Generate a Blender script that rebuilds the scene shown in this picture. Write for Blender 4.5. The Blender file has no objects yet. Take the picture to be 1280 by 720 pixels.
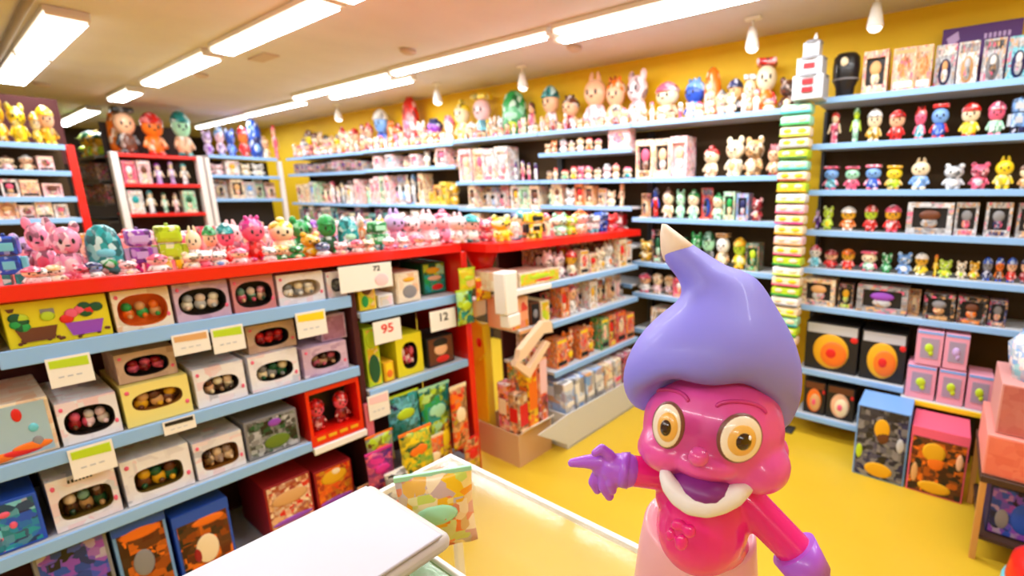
import bpy, bmesh, math, random
from mathutils import Vector, Matrix, Quaternion
from mathutils.bvhtree import BVHTree
PI = math.pi
RND = random.Random(11)
SC = bpy.context.scene
COL = SC.collection

# ------------------------------------------------------------------ camera geometry
F_PX, CX, CY, EYE = 584.0, 812.0, 360.0, 1.55
YAW, PITCH, ROLL = [math.radians(a) for a in (32.8, 11.2, 0.2)]
_f = Vector((-math.sin(YAW)*math.cos(PITCH), math.cos(YAW)*math.cos(PITCH), -math.sin(PITCH)))
_r = Vector((math.cos(YAW), math.sin(YAW), 0)); _u = _r.cross(_f)
CR = _r*math.cos(ROLL) + _u*math.sin(ROLL)
CU = -_r*math.sin(ROLL) + _u*math.cos(ROLL)
CF = _f
CAM = Vector((0, 0, EYE))
def ray(u, v): return CF + CR*((u-CX)/F_PX) + CU*((CY-v)/F_PX)
def on(u, v, ax, val):
    d = ray(u, v); return CAM + d*((val-CAM[ax])/d[ax])
def T(u, v, depth): return CAM + ray(u, v)*depth
def _lin(a, b, k, A, K):      # point p (with unknown coordinate k) so that (p-CAM).(A*F - K*CF)=0
    n = A*F_PX - CF*K
    s = sum((p-CAM[i])*n[i] for i, p in ((a[0], a[1]), (b[0], b[1])))
    return CAM[k] - s/n[k]
def gy(u, x, z): return _lin((0, x), (2, z), 1, CR, u-CX)
def gx(u, y, z): return _lin((1, y), (2, z), 0, CR, u-CX)
def gz(v, x, y): return _lin((0, x), (1, y), 2, CU, CY-v)

cam = bpy.data.cameras.new('camera'); camo = bpy.data.objects.new('camera', cam); COL.objects.link(camo)
camo.matrix_world = Matrix((( CR.x, CU.x, -CF.x, CAM.x), (CR.y, CU.y, -CF.y, CAM.y), (CR.z, CU.z, -CF.z, CAM.z), (0, 0, 0, 1)))
cam.sensor_width = 36; cam.lens = F_PX/1280*36; cam.shift_x = (640-CX)/1280; cam.shift_y = 0
cam.clip_start = 0.02; cam.clip_end = 60
cam.dof.use_dof = True; cam.dof.focus_distance = 0.72; cam.dof.aperture_fstop = 2.9
SC.camera = camo

# ------------------------------------------------------------------ materials
def lin(c):
    c /= 255.0
    return c/12.92 if c <= 0.04045 else ((c+0.055)/1.055)**2.4
def rgb(c): return (lin(c[0]), lin(c[1]), lin(c[2]), 1)
MATS = {}
def mat(name, c, rough=0.5, metal=0, coat=0, emit=0, spec=0.5, bump=0, trans=0, sss=0):
    if name in MATS: return MATS[name]
    m = bpy.data.materials.new(name); m.use_nodes = True
    b = m.node_tree.nodes['Principled BSDF']
    b.inputs['Base Color'].default_value = rgb(c); b.inputs['Roughness'].default_value = rough
    b.inputs['Metallic'].default_value = metal; b.inputs['Coat Weight'].default_value = coat
    b.inputs['Specular IOR Level'].default_value = spec
    if sss: b.inputs['Subsurface Weight'].default_value = sss; b.inputs['Subsurface Radius'].default_value = (0.02, 0.008, 0.012)
    if trans: b.inputs['Transmission Weight'].default_value = trans
    if emit:
        b.inputs['Emission Color'].default_value = rgb(c); b.inputs['Emission Strength'].default_value = emit
    if bump:
        nt = m.node_tree; tc = nt.nodes.new('ShaderNodeTexCoord'); n = nt.nodes.new('ShaderNodeTexNoise'); n.inputs['Scale'].default_value = 40
        bp = nt.nodes.new('ShaderNodeBump'); bp.inputs['Strength'].default_value = bump
        nt.links.new(tc.outputs['Object'], n.inputs['Vector']); nt.links.new(n.outputs['Fac'], bp.inputs['Height']); nt.links.new(bp.outputs['Normal'], b.inputs['Normal'])
    MATS[name] = m; return m
PAL = dict(
 white=(245, 242, 240), cream=(250, 228, 190), peach=(245, 190, 150), tan=(225, 170, 110), pink=(245, 150, 185), rose=(240, 95, 130), palepink=(250, 205, 210),
 red=(225, 30, 25), crimson=(160, 20, 30), orange=(245, 120, 25), gold=(235, 175, 25), yellow=(248, 215, 30), lime=(190, 220, 40), mint=(170, 232, 195),
 green=(30, 160, 75), darkgreen=(15, 85, 50), teal=(25, 160, 165), aqua=(110, 205, 225), sky=(120, 170, 235), blue=(35, 85, 200), navy=(25, 30, 90),
 violet=(150, 70, 190), lilac=(200, 170, 225), purple=(85, 35, 120), magenta=(215, 35, 140), brown=(105, 55, 30), black=(22, 20, 24), grey=(140, 138, 142), silver=(195, 198, 205))
WORD = dict(palepink='pale pink', darkgreen='dark green', aqua='light blue', sky='sky blue')
def word(c): return WORD.get(c, c)
def vin(c): return mat('vinyl_'+c, PAL[c], 0.32, coat=0.25)
def card(c): return mat('card_'+c, PAL[c], 0.5)
def tone(c, k):
    return tuple(max(0, min(255, v*k if k <= 1 else v+(255-v)*(k-1))) for v in c)
def vinp(c):      # vinyl with a painted pattern
    b = PAL[c]; return art('painted_vinyl_'+c, [b, b, tone(b, .62), b, tone(b, 1.45), b, tone(b, 1.75), tone(b, .8)], 3.4, 0.34, False, 0.2)
SPK = dict(a=['rose', 'grey', 'gold'], b=['sky', 'tan', 'brown'])
def cardp(c):     # carton with small print all over
    b = PAL[c]; return art('printed_card_'+c, [b, tone(b, 1.3), b, tone(b, .8), PAL['tan'], b, tone(b, 1.5), PAL['grey'], b, PAL['rose'], b, tone(b, .6)], 4.2, 0.45, True)
def art(name, cols, scale=18, rough=0.4, cheb=True, coat=0):
    """printed artwork: irregular patches of several colours"""
    if name in MATS: return MATS[name]
    m = bpy.data.materials.new(name); m.use_nodes = True; nt = m.node_tree; b = nt.nodes['Principled BSDF']
    tc = nt.nodes.new('ShaderNodeTexCoord'); info = nt.nodes.new('ShaderNodeObjectInfo')
    sc = nt.nodes.new('ShaderNodeVectorMath'); sc.operation = 'SCALE'; sc.inputs['Scale'].default_value = 9
    vo = nt.nodes.new('ShaderNodeTexVoronoi'); vo.inputs['Scale'].default_value = scale*2.4; vo.inputs['Randomness'].default_value = 1; vo.distance = 'CHEBYCHEV' if cheb else 'EUCLIDEAN'
    ns = nt.nodes.new('ShaderNodeTexNoise'); ns.inputs['Scale'].default_value = scale*1.2
    mx = nt.nodes.new('ShaderNodeVectorMath'); mx.operation = 'MULTIPLY_ADD'; mx.inputs[1].default_value = (0.012,)*3
    cr = nt.nodes.new('ShaderNodeValToRGB'); cr.color_ramp.interpolation = 'CONSTANT'
    L = nt.links.new
    cmb = nt.nodes.new('ShaderNodeCombineXYZ')
    L(info.outputs['Random'], cmb.inputs[0]); L(info.outputs['Random'], cmb.inputs[1]); L(cmb.outputs[0], sc.inputs[0])
    L(tc.outputs['Object'], ns.inputs['Vector']); L(ns.outputs['Color'], mx.inputs[0])
    ad = nt.nodes.new('ShaderNodeVectorMath'); L(tc.outputs['Object'], ad.inputs[0]); L(sc.outputs[0], ad.inputs[1])
    L(ad.outputs[0], mx.inputs[2]); L(mx.outputs[0], vo.inputs['Vector'])
    sep = nt.nodes.new('ShaderNodeSeparateColor'); L(vo.outputs['Color'], sep.inputs[0]); 
    if cheb:
        v2 = nt.nodes.new('ShaderNodeTexVoronoi'); v2.inputs['Scale'].default_value = scale*0.75; v2.distance = 'CHEBYCHEV'
        L(ad.outputs[0], v2.inputs['Vector']); s2 = nt.nodes.new('ShaderNodeSeparateColor'); L(v2.outputs['Color'], s2.inputs[0])
        mm = nt.nodes.new('ShaderNodeMix'); mm.data_type = 'FLOAT'; mm.inputs[0].default_value = 0.42
        L(s2.outputs[0], mm.inputs[2]); L(sep.outputs[0], mm.inputs[3]); L(mm.outputs[0], cr.inputs['Fac']); cr.color_ramp.interpolation = 'LINEAR'
    else: L(sep.outputs[0], cr.inputs['Fac'])
    e = cr.color_ramp.elements
    n = len(cols)
    while len(e) < n: e.new(0.5)
    for i, c in enumerate(cols):
        e[i].position = (i/n if not cheb else 0.12+0.78*i/max(1, n-1)); e[i].color = rgb(PAL[c] if isinstance(c, str) else c)
    L(cr.outputs['Color'], b.inputs['Base Color']); b.inputs['Roughness'].default_value = rough; b.inputs['Coat Weight'].default_value = coat
    MATS[name] = m; return m
def glass(name, tint=(235, 250, 245), refl=0.12, rough=0.05, haze=0.0):
    if name in MATS: return MATS[name]
    m = bpy.data.materials.new(name); m.use_nodes = True; nt = m.node_tree; nt.nodes.clear()
    o = nt.nodes.new('ShaderNodeOutputMaterial'); tr = nt.nodes.new('ShaderNodeBsdfTransparent'); gl = nt.nodes.new('ShaderNodeBsdfGlossy')
    df = nt.nodes.new('ShaderNodeBsdfDiffuse'); df.inputs['Color'].default_value = (0.9, 0.92, 0.9, 1)
    mx = nt.nodes.new('ShaderNodeMixShader'); m2 = nt.nodes.new('ShaderNodeMixShader')
    lw = nt.nodes.new('ShaderNodeLayerWeight'); lw.inputs['Blend'].default_value = 0.5
    pw = nt.nodes.new('ShaderNodeMath'); pw.operation = 'POWER'; pw.inputs[1].default_value = 4
    ma = nt.nodes.new('ShaderNodeMath'); ma.operation = 'ADD'; ma.inputs[1].default_value = refl
    gl.inputs['Color'].default_value = (0.45, 0.45, 0.45, 1); tr.inputs['Color'].default_value = rgb(tint); gl.inputs['Roughness'].default_value = rough; m2.inputs['Fac'].default_value = haze
    L = nt.links.new
    L(lw.outputs['Facing'], pw.inputs[0]); L(pw.outputs[0], ma.inputs[0]); L(ma.outputs[0], mx.inputs['Fac']); L(tr.outputs[0], mx.inputs[1]); L(gl.outputs[0], mx.inputs[2])
    L(mx.outputs[0], m2.inputs[1]); L(df.outputs[0], m2.inputs[2]); L(m2.outputs[0], o.inputs['Surface'])
    MATS[name] = m; return m

# ------------------------------------------------------------------ mesh helpers
def box(bm, x0, x1, y0, y1, z0, z1, mi=0, bev=0):
    r = bmesh.ops.create_cube(bm, size=1)
    vs = r['verts']
    for v in vs: v.co = Vector(((x0+x1)/2+v.co.x*(x1-x0), (y0+y1)/2+v.co.y*(y1-y0), (z0+z1)/2+v.co.z*(z1-z0)))
    fs = {f for v in vs for f in v.link_faces}
    for f in fs: f.material_index = mi
    if bev:
        es = list({e for v in vs for e in v.link_edges})
        rr = bmesh.ops.bevel(bm, geom=es, offset=bev, segments=3, affect='EDGES', profile=0.5)
        for f in rr['faces']: f.material_index = mi; f.smooth = True
def ell(bm, c, r, mi=0, seg=14, rot=None):
    if not hasattr(r, '__len__'): r = (r, r, r)
    res = bmesh.ops.create_uvsphere(bm, u_segments=seg, v_segments=max(6, seg*2//3), radius=1)
    for v in res['verts']:
        p = Vector((v.co.x*r[0], v.co.y*r[1], v.co.z*r[2]))
        if rot is not None: p = rot @ p
        v.co = p + Vector(c)
        for f in v.link_faces: f.material_index = mi; f.smooth = True
def tube(bm, p, q, r0, r1, mi=0, seg=12, caps=True):
    p, q = Vector(p), Vector(q); d = q-p; L = d.length
    res = bmesh.ops.create_cone(bm, cap_ends=caps, segments=seg, radius1=r0, radius2=r1, depth=L)
    R = d.to_track_quat('Z', 'Y').to_matrix()
    for v in res['verts']:
        v.co = R @ v.co + (p+q)/2
        for f in v.link_faces:
            f.material_index = mi; f.smooth = len(f.verts) == 4
def capsule(bm, p, q, r0, r1, mi=0, seg=14):
    tube(bm, p, q, r0, r1, mi, seg); ell(bm, p, r0, mi, seg); ell(bm, q, r1, mi, seg)
def prism(bm, pts, y0, y1, mi=0):     # outline in XZ, thickness along y
    a = [bm.verts.new((x, y0, z)) for x, z in pts]; b = [bm.verts.new((x, y1, z)) for x, z in pts]
    fs = [bm.faces.new(a), bm.faces.new(b[::-1])]
    n = len(pts)
    for i in range(n): fs.append(bm.faces.new((a[i], b[i], b[(i+1) % n], a[(i+1) % n])))
    for f in fs: f.material_index = mi
def lathe(bm, prof, c=(0, 0, 0), mi=0, seg=24, sy=1.0, M=None):
    rings = []
    for r, z in prof:
        ring = []
        for k in range(seg):
            a = 2*PI*k/seg; p = Vector((r*math.cos(a), r*sy*math.sin(a), z))
            if M is not None: p = M @ p
            ring.append(bm.verts.new(p+Vector(c)))
        rings.append(ring)
    fs = []
    for i in range(len(rings)-1):
        for k in range(seg):
            fs.append(bm.faces.new((rings[i][k], rings[i][(k+1) % seg], rings[i+1][(k+1) % seg], rings[i+1][k])))
    fs.append(bm.faces.new(rings[0][::-1])); fs.append(bm.faces.new(rings[-1]))
    for f in fs: f.material_index = mi; f.smooth = True
    return rings
def loft(bm, rings, mi=0):
    rv = [[bm.verts.new(p) for p in ring] for ring in rings]; n = len(rv[0])
    for i in range(len(rv)-1):
        for k in range(n):
            f = bm.faces.new((rv[i][k], rv[i][(k+1) % n], rv[i+1][(k+1) % n], rv[i+1][k])); f.smooth = True; f.material_index = mi
    for ring in (rv[0], rv[-1]):
        try: bm.faces.new(ring)
        except Exception: pass
def mesh(name, bm):
    bmesh.ops.recalc_face_normals(bm, faces=bm.faces)
    me = bpy.data.meshes.new(name); bm.to_mesh(me); bm.free(); return me
def setmats(o, mats):
    me = o.data
    while len(me.materials) < len(mats): me.materials.append(mats[len(me.materials)])
    for i, m in enumerate(mats):
        if me.materials[i] is not m:
            o.material_slots[i].link = 'OBJECT'; o.material_slots[i].material = m
def obj(name, bm, mats, parent=None, loc=None, label=None):
    me = bm if isinstance(bm, bpy.types.Mesh) else mesh(name, bm)
    o = bpy.data.objects.new(name, me); COL.objects.link(o)
    if not hasattr(mats, '__len__'): mats = [mats]
    setmats(o, mats)
    if parent is not None: o.parent = parent
    if loc is not None: o.location = loc
    if label: o['label'] = label
    return o
def nb(): return bmesh.new()
def islands(bm):
    seen, out = set(), []
    for v in bm.verts:
        if v in seen: continue
        st, isl = [v], []
        seen.add(v)
        while st:
            q = st.pop(); isl.append(q)
            for e in q.link_edges:
                w = e.other_vert(q)
                if w not in seen: seen.add(w); st.append(w)
        out.append(isl)
    return out
def split_meshes(name, bm):
    bm.verts.index_update(); n = len(islands(bm)); out = []
    src = bpy.data.meshes.new('tmp'); bm.to_mesh(src); bm.free()
    for k in range(n):
        b = bmesh.new(); b.from_mesh(src); isl = islands(b)
        bmesh.ops.delete(b, geom=[v for i, g in enumerate(isl) if i != k for v in g], context='VERTS')
        out.append(mesh(name, b))
    bpy.data.meshes.remove(src); return out
def obj_split(name, bm, mats, parent):
    return [obj(name, me, mats, parent) for me in split_meshes(name, bm)]
def lettering(txt, size, ext, off, m, parent, loc):
    cu = bpy.data.curves.new('price_lettering', 'FONT'); cu.body = txt; cu.size = size; cu.extrude = ext; cu.align_x = 'CENTER'; cu.offset = off
    o = bpy.data.objects.new('price_lettering', cu); COL.objects.link(o); bpy.context.view_layer.update()
    me = bpy.data.meshes.new_from_object(o.evaluated_get(bpy.context.evaluated_depsgraph_get())); bpy.data.objects.remove(o)
    me.materials.clear(); o = obj('price_lettering', me, m, parent, loc); o.rotation_euler = (PI/2, 0, 0); return o
def tag(o, label, cat, group=None, kind=None):
    o['label'] = label; o['category'] = cat
    if group: o['group'] = group
    if kind: o['kind'] = kind
    return o
def empty(name, loc, rz=0, label=None, cat=None, group=None):
    o = bpy.data.objects.new(name, None); COL.objects.link(o); o.location = loc; o.rotation_euler = (0, 0, rz); o.empty_display_size = 0.05
    if label: tag(o, label, cat, group)
    return o
def struct(name, bm, m):
    o = obj(name, bm, m); o['kind'] = 'structure'; return o

# ------------------------------------------------------------------ room
def noisy(name, c1, c2, scale, rough=0.6, coat=0):
    m = mat(name, c1, rough, coat=coat); nt = m.node_tree; b = nt.nodes['Principled BSDF']
    tc = nt.nodes.new('ShaderNodeTexCoord'); n = nt.nodes.new('ShaderNodeTexNoise'); n.inputs['Scale'].default_value = scale; n.inputs['Detail'].default_value = 4
    r = nt.nodes.new('ShaderNodeValToRGB'); r.color_ramp.elements[0].position = .35; r.color_ramp.elements[1].position = .65
    r.color_ramp.elements[0].color = rgb(c1); r.color_ramp.elements[1].color = rgb(c2)
    nt.links.new(tc.outputs['Object'], n.inputs['Vector']); nt.links.new(n.outputs['Fac'], r.inputs['Fac']); nt.links.new(r.outputs['Color'], b.inputs['Base Color'])
    return m
M_floor = noisy('yellow_floor', (214, 174, 40), (220, 182, 48), 1.5, 0.35, 0.1)
M_wall = noisy('yellow_paint', (244, 200, 0), (240, 194, 0), 2, 0.6)
M_ceil = noisy('ceiling_plaster', (216, 211, 216), (211, 206, 211), 3, 0.9)
M_dark = mat('dark_wall_paint', (58, 50, 46), 0.9)
M_offw = mat('offwhite_paint', (225, 215, 205), 0.8)
XL, XR, YB, YF, ZC = -12.2, 1.9, 3.27, -3.2, 2.6
def slab(name, x0, x1, y0, y1, z0, z1, m):
    bm = nb(); box(bm, x0, x1, y0, y1, z0, z1); return struct(name, bm, m)
slab('floor', XL, XR, YF, YB, -0.1, 0, M_floor)
slab('ceiling', XL, XR, YF, YB, ZC, ZC+0.1, M_ceil)
slab('wall_back', XL, XR, YB, YB+0.1, 0, ZC, M_wall)
slab('wall_left', XL-0.1, XL, YF, YB, 0, ZC, M_dark)
slab('wall_right', XR, XR+0.1, YF, YB, 0, ZC, M_wall)
slab('wall_front', XL, XR, YF-0.1, YF, 0, ZC, M_offw)

# ------------------------------------------------------------------ lamps
M_lamp = mat('lamp_diffuser', (255, 250, 240), 0.5, emit=9)
M_house = mat('lamp_housing', (240, 238, 234), 0.5)
LPH = ['running over the back wall shelves', 'running over the shop aisle', 'nearest the far left shelves', 'behind the camera']
def strip(x0, x1, y, dz, label, group='fluorescent ceiling lights', w=0.10, power=1.0):
    L = x1-x0; t = empty('fluorescent_ceiling_light', ((x0+x1)/2, y, ZC-dz), 0, label, 'ceiling light', group)
    bm = nb(); box(bm, -L/2, L/2, -w/2-0.012, w/2+0.012, 0.0, dz-0.001, 0, 0.004); obj('lamp_housing', bm, M_house, t)
    bm = nb(); box(bm, -L/2+0.02, L/2-0.02, -w/2, w/2, -0.022, -0.001, 0, 0.008); obj('lamp_diffuser', bm, M_lamp, t)
    for s in (-1, 1):
        bm = nb(); box(bm, s*L/2-0.012, s*L/2+0.012, -w/2-0.006, w/2+0.006, -0.024, -0.001, 0, 0.003); obj('end_cap', bm, M_house, t)
    li = bpy.data.lights.new('strip_light', 'AREA'); li.shape = 'RECTANGLE'; li.size = L-0.1; li.size_y = w; li.energy = 26*L*power; li.color = (0.90, 0.955, 1.0)
    lo = bpy.data.objects.new('strip_light', li); COL.objects.link(lo); lo.location = ((x0+x1)/2, y, ZC-dz-0.03); lo.visible_camera = True
for (a, b, y, lab) in ((-10.0, -8.0, 2.56, 'farthest narrow tube light of the double row over the wall shelves'), (-7.95, -6.15, 2.54, 'second farthest narrow tube light of the row over the wall shelves'), (-6.1, -4.2, 2.40, 'narrow tube light over the row behind the red monster figure'), (-5.7, -4.15, 2.58, 'short tube light on the wall side, beside a parallel long one'),
    (-4.15, -2.3, 2.38, 'long narrow tube light in the middle of the wall side row'), (-2.25, -0.7, 2.37, 'narrow tube light near the top centre, upper of two parallel ones'), (-2.35, -0.75, 2.50, 'narrow tube light near the top centre, lower of two parallel ones'), (-0.65, 0.9, 2.37, 'narrow tube light above the right wall bay')):
    strip(a, b, y, 0.03, lab, w=0.04)
for i, (a, b) in enumerate([(-11.4, -9.0), (-7.9, -7.0), (-6.5, -4.75), (-4.6, -2.9), (-2.85, -1.0), (-0.9, 0.9)]):
    strip(a, b, 1.38, 0.03, '%s white tube light of the middle ceiling row over the toy displays' % ['farthest', 'second farthest', 'third farthest', 'fourth farthest', 'fifth farthest', 'nearest'][i], w=0.11)
for i, (a, b) in enumerate([(-7.5, -5.95), (-5.9, -4.45)]):
    strip(a, b, 0.66, 0.03, ['wide white ceiling light in the top left corner, far one of the pair', 'wide white ceiling light in the top left corner, near one of the pair'][i], w=0.16)
strip(-3.9, -2.2, 0.62, 0.03, 'white ceiling light cut by the top edge at the left', w=0.13)
for i, (a, b) in enumerate([(-5.5, -3.0), (-2.4, -0.2), (0.0, 1.6)]):
    strip(a, b, -0.9, 0.03, 'white tube light behind the camera, %s of that row' % ['leftmost', 'middle one', 'rightmost'][i], w=0.13)
# conduit beside the left lights
bm = nb(); tube(bm, (-8.0, 0.55, ZC-0.02), (-3.0, 0.5, ZC-0.02), 0.018, 0.018); tag(obj('cable_conduit', bm, mat('grey_plastic', (150, 140, 130), 0.6)), 'grey cable conduit on ceiling beside the left lights', 'conduit')
# spot lamps
for i, (u, v) in enumerate([(421, 128), (545, 100), (652, 76), (942, 12), (1100, -40)]):
    p = on(u, v, 1, 2.9)
    t = empty('ceiling_spot_lamp', (p.x, 2.9, ZC), 0, 'small white spot lamp hanging from the ceiling, %s along the back wall' % ['farthest', 'second farthest', 'third farthest', 'large one second nearest', 'nearest'][i], 'spot lamp', 'white spot lamps along the back wall')
    bm = nb(); box(bm, -0.05, 0.05, -0.02, 0.02, -0.02, -0.001, 0, 0.004); tube(bm, (0, 0, -0.02), (0, 0, -0.07), 0.008, 0.008); obj('lamp_mount', bm, M_house, t)
    bm = nb(); lathe(bm, [(0.02, -0.06), (0.028, -0.09), (0.035, -0.13), (0.042, -0.17), (0.040, -0.178)]); obj('lamp_shade', bm, M_house, t)
    bm = nb(); ell(bm, (0, 0, -0.175), (0.036, 0.036, 0.026)); obj('bulb', bm, mat('bulb_glow', (255, 248, 235), 0.5, emit=8), t)
# smoke detector + ceiling marks
for (u, v, nm) in ((52, 104, 'small round smoke detector on ceiling beside left lights'), (329, 71, 'flat grey ceiling vent between two light rows'), (510, 62, 'faint round ceiling cap above the red figure'), (718, 58, 'small round sensor on ceiling near second spot lamp'), (250, 92, 'small ceiling cap beside the middle light row')):
    p = on(u, v, 2, ZC)
    bm = nb()
    if 'vent' in nm: box(bm, p.x-0.16, p.x+0.16, p.y-0.05, p.y+0.05, ZC-0.012, ZC-0.001, 0, 0.003)
    else: lathe(bm, [(0.055, -0.001), (0.055, -0.02), (0.03, -0.035)], (p.x, p.y, ZC))
    tag(obj('ceiling_vent' if 'vent' in nm else 'smoke_detector', bm, mat('beige_plastic', (200, 178, 160), 0.6)), nm, 'ceiling vent' if 'vent' in nm else 'smoke detector')

# ------------------------------------------------------------------ toy figures
# every kind: list of (part name, builder, colour role). unit height 1, base z=0, faces -Y, half width about .3
def P_body(bm): lathe(bm, [(0.13, 0.05), (0.20, 0.08), (0.24, 0.2), (0.21, 0.36), (0.12, 0.47)], seg=14, sy=0.85)
def P_feet(bm):
    for s in (-1, 1): ell(bm, (s*0.12, -0.05, 0.055), (0.11, 0.15, 0.055), seg=10)
def P_arms(bm):
    for s in (-1, 1): capsule(bm, (s*0.18, 0, 0.38), (s*0.28, -0.07, 0.22), 0.065, 0.055, seg=8)
def P_head(bm): ell(bm, (0, 0, 0.66), (0.29, 0.25, 0.245), seg=16)
def P_eyes(bm):
    for s in (-1, 1): ell(bm, (s*0.11, -0.225, 0.66), (0.035, 0.03, 0.05), seg=8)
    ell(bm, (0, -0.245, 0.585), (0.05, 0.02, 0.018), seg=8)
def P_hat(bm):
    lathe(bm, [(0.30, 0.74), (0.31, 0.77), (0.27, 0.86), (0.17, 0.95), (0.05, 1.0)], seg=16, sy=0.9); ell(bm, (0, -0.22, 0.76), (0.18, 0.13, 0.03), seg=10)
def P_ears(bm):
    for s in (-1, 1): ell(bm, (s*0.2, 0, 0.89), (0.1, 0.06, 0.11), seg=10)
def P_long(bm):
    for s in (-1, 1): ell(bm, (s*0.1, 0, 0.9), (0.06, 0.05, 0.14), seg=10, rot=Matrix.Rotation(-s*0.2, 3, 'Y'))
def P_belly(bm): ell(bm, (0, -0.13, 0.24), (0.14, 0.085, 0.15), seg=10)
def P_hair(bm):
    ell(bm, (0, 0.04, 0.74), (0.31, 0.26, 0.22), seg=14)
    for a in (-0.7, 0, 0.7): ell(bm, (0.2*math.sin(a), -0.02, 0.93), (0.06, 0.06, 0.09), seg=8, rot=Matrix.Rotation(a, 3, 'Y'))
def P_bun(bm): ell(bm, (0, 0.03, 0.75), (0.3, 0.25, 0.17), seg=14); ell(bm, (0, 0.02, 0.93), (0.12, 0.12, 0.08), seg=10)
def P_rbody(bm): box(bm, -0.22, 0.22, -0.14, 0.14, 0.2, 0.56, 0, 0.03)
def P_rlegs(bm):
    for s in (-1, 1): box(bm, s*0.12-0.08, s*0.12+0.08, -0.13, 0.12, 0, 0.2, 0, 0.015)
def P_rarms(bm):
    for s in (-1, 1): box(bm, s*0.285-0.06, s*0.285+0.06, -0.09, 0.09, 0.22, 0.54, 0, 0.02)
def P_rhead(bm):
    box(bm, -0.25, 0.25, -0.2, 0.2, 0.58, 0.94, 0, 0.06); tube(bm, (0, 0, 0.94), (0, 0, 1.0), 0.05, 0.03, seg=8)
def P_rface(bm): box(bm, -0.18, 0.18, -0.215, -0.19, 0.66, 0.82, 0, 0.01); box(bm, -0.12, 0.12, -0.155, -0.135, 0.3, 0.46, 0, 0.005)
def P_tbody(bm): lathe(bm, [(0.1, 0.0), (0.13, 0.1), (0.12, 0.3), (0.16, 0.5), (0.15, 0.62), (0.06, 0.68)], seg=12, sy=0.8)
def P_tarms(bm):
    for s in (-1, 1): capsule(bm, (s*0.14, 0, 0.6), (s*0.22, -0.06, 0.36), 0.045, 0.035, seg=8)
def P_thead(bm): ell(bm, (0, 0, 0.79), (0.13, 0.13, 0.15), seg=12)
def P_thair(bm): ell(bm, (0, 0.03, 0.85), (0.15, 0.14, 0.15), seg=12); ell(bm, (0, 0.1, 0.7), (0.13, 0.07, 0.17), seg=10)
def P_teyes(bm):
    for s in (-1, 1): ell(bm, (s*0.05, -0.125, 0.8), (0.018, 0.015, 0.026), seg=6)
def P_stand(bm): lathe(bm, [(0.2, 0.0), (0.2, 0.03), (0.18, 0.04)], seg=14)
def P_dome(bm): lathe(bm, [(0.3, 0.05), (0.34, 0.2), (0.35, 0.45), (0.33, 0.7), (0.24, 0.9), (0.1, 0.99)], seg=18, sy=0.8)
def P_dface(bm): ell(bm, (0, -0.2, 0.45), (0.2, 0.1, 0.13), seg=12)
def P_dmouth(bm): ell(bm, (0, -0.24, 0.24), (0.17, 0.08, 0.1), seg=12)
def P_ghat(bm): box(bm, -0.28, 0.28, -0.22, 0.22, 0.88, 1.0, 0, 0.04)
KINDS = {
 'capped_figure': ('capped figure', [('body', P_body, 0), ('foot', P_feet, 2), ('arm', P_arms, 0), ('head', P_head, 1), ('face', P_eyes, 3), ('hat', P_hat, 2)]),
 'bear_figure': ('bear figure', [('body', P_body, 0), ('foot', P_feet, 0), ('arm', P_arms, 0), ('head', P_head, 0), ('ear', P_ears, 0), ('belly', P_belly, 1), ('face', P_eyes, 3)]),
 'rabbit_figure': ('rabbit figure', [('body', P_body, 0), ('foot', P_feet, 1), ('arm', P_arms, 0), ('head', P_head, 1), ('ear', P_long, 1), ('face', P_eyes, 3)]),
 'spiky_hair_figure': ('spiky haired figure', [('body', P_body, 0), ('foot', P_feet, 2), ('arm', P_arms, 1), ('head', P_head, 1), ('hair', P_hair, 2), ('face', P_eyes, 3)]),
 'bun_hair_figure': ('bun haired doll', [('body', P_body, 0), ('foot', P_feet, 0), ('arm', P_arms, 1), ('head', P_head, 1), ('hair', P_bun, 2), ('face', P_eyes, 3)]),
 'robot_figure': ('robot figure', [('body', P_rbody, 0), ('leg', P_rlegs, 2), ('arm', P_rarms, 1), ('head', P_rhead, 0), ('face', P_rface, 1)]),
 'slim_figure': ('slim figure', [('body', P_tbody, 0), ('arm', P_tarms, 1), ('head', P_thead, 1), ('hair', P_thair, 2), ('face', P_teyes, 3), ('stand', P_stand, 2)]),
 'dome_toy': ('monster toy', [('body', P_dome, 0), ('face', P_dface, 1), ('mouth', P_dmouth, 2), ('foot', P_feet, 0)]),
 'flat_top_figure': ('flat hatted figure', [('body', P_body, 0), ('foot', P_feet, 2), ('arm', P_arms, 2), ('head', P_head, 1), ('hat', P_ghat, 2), ('face', P_eyes, 3)]),
}
PM = {}; PS = {}
def pmesh(key, fns):
    if key not in PM:
        bm = nb()
        for fn, mi in fns:
            n0 = len(bm.faces); fn(bm); bm.faces.ensure_lookup_table()
            for f in bm.faces[n0:]: f.material_index = mi
        PM[key] = mesh(key, bm)
    return PM[key]
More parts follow.
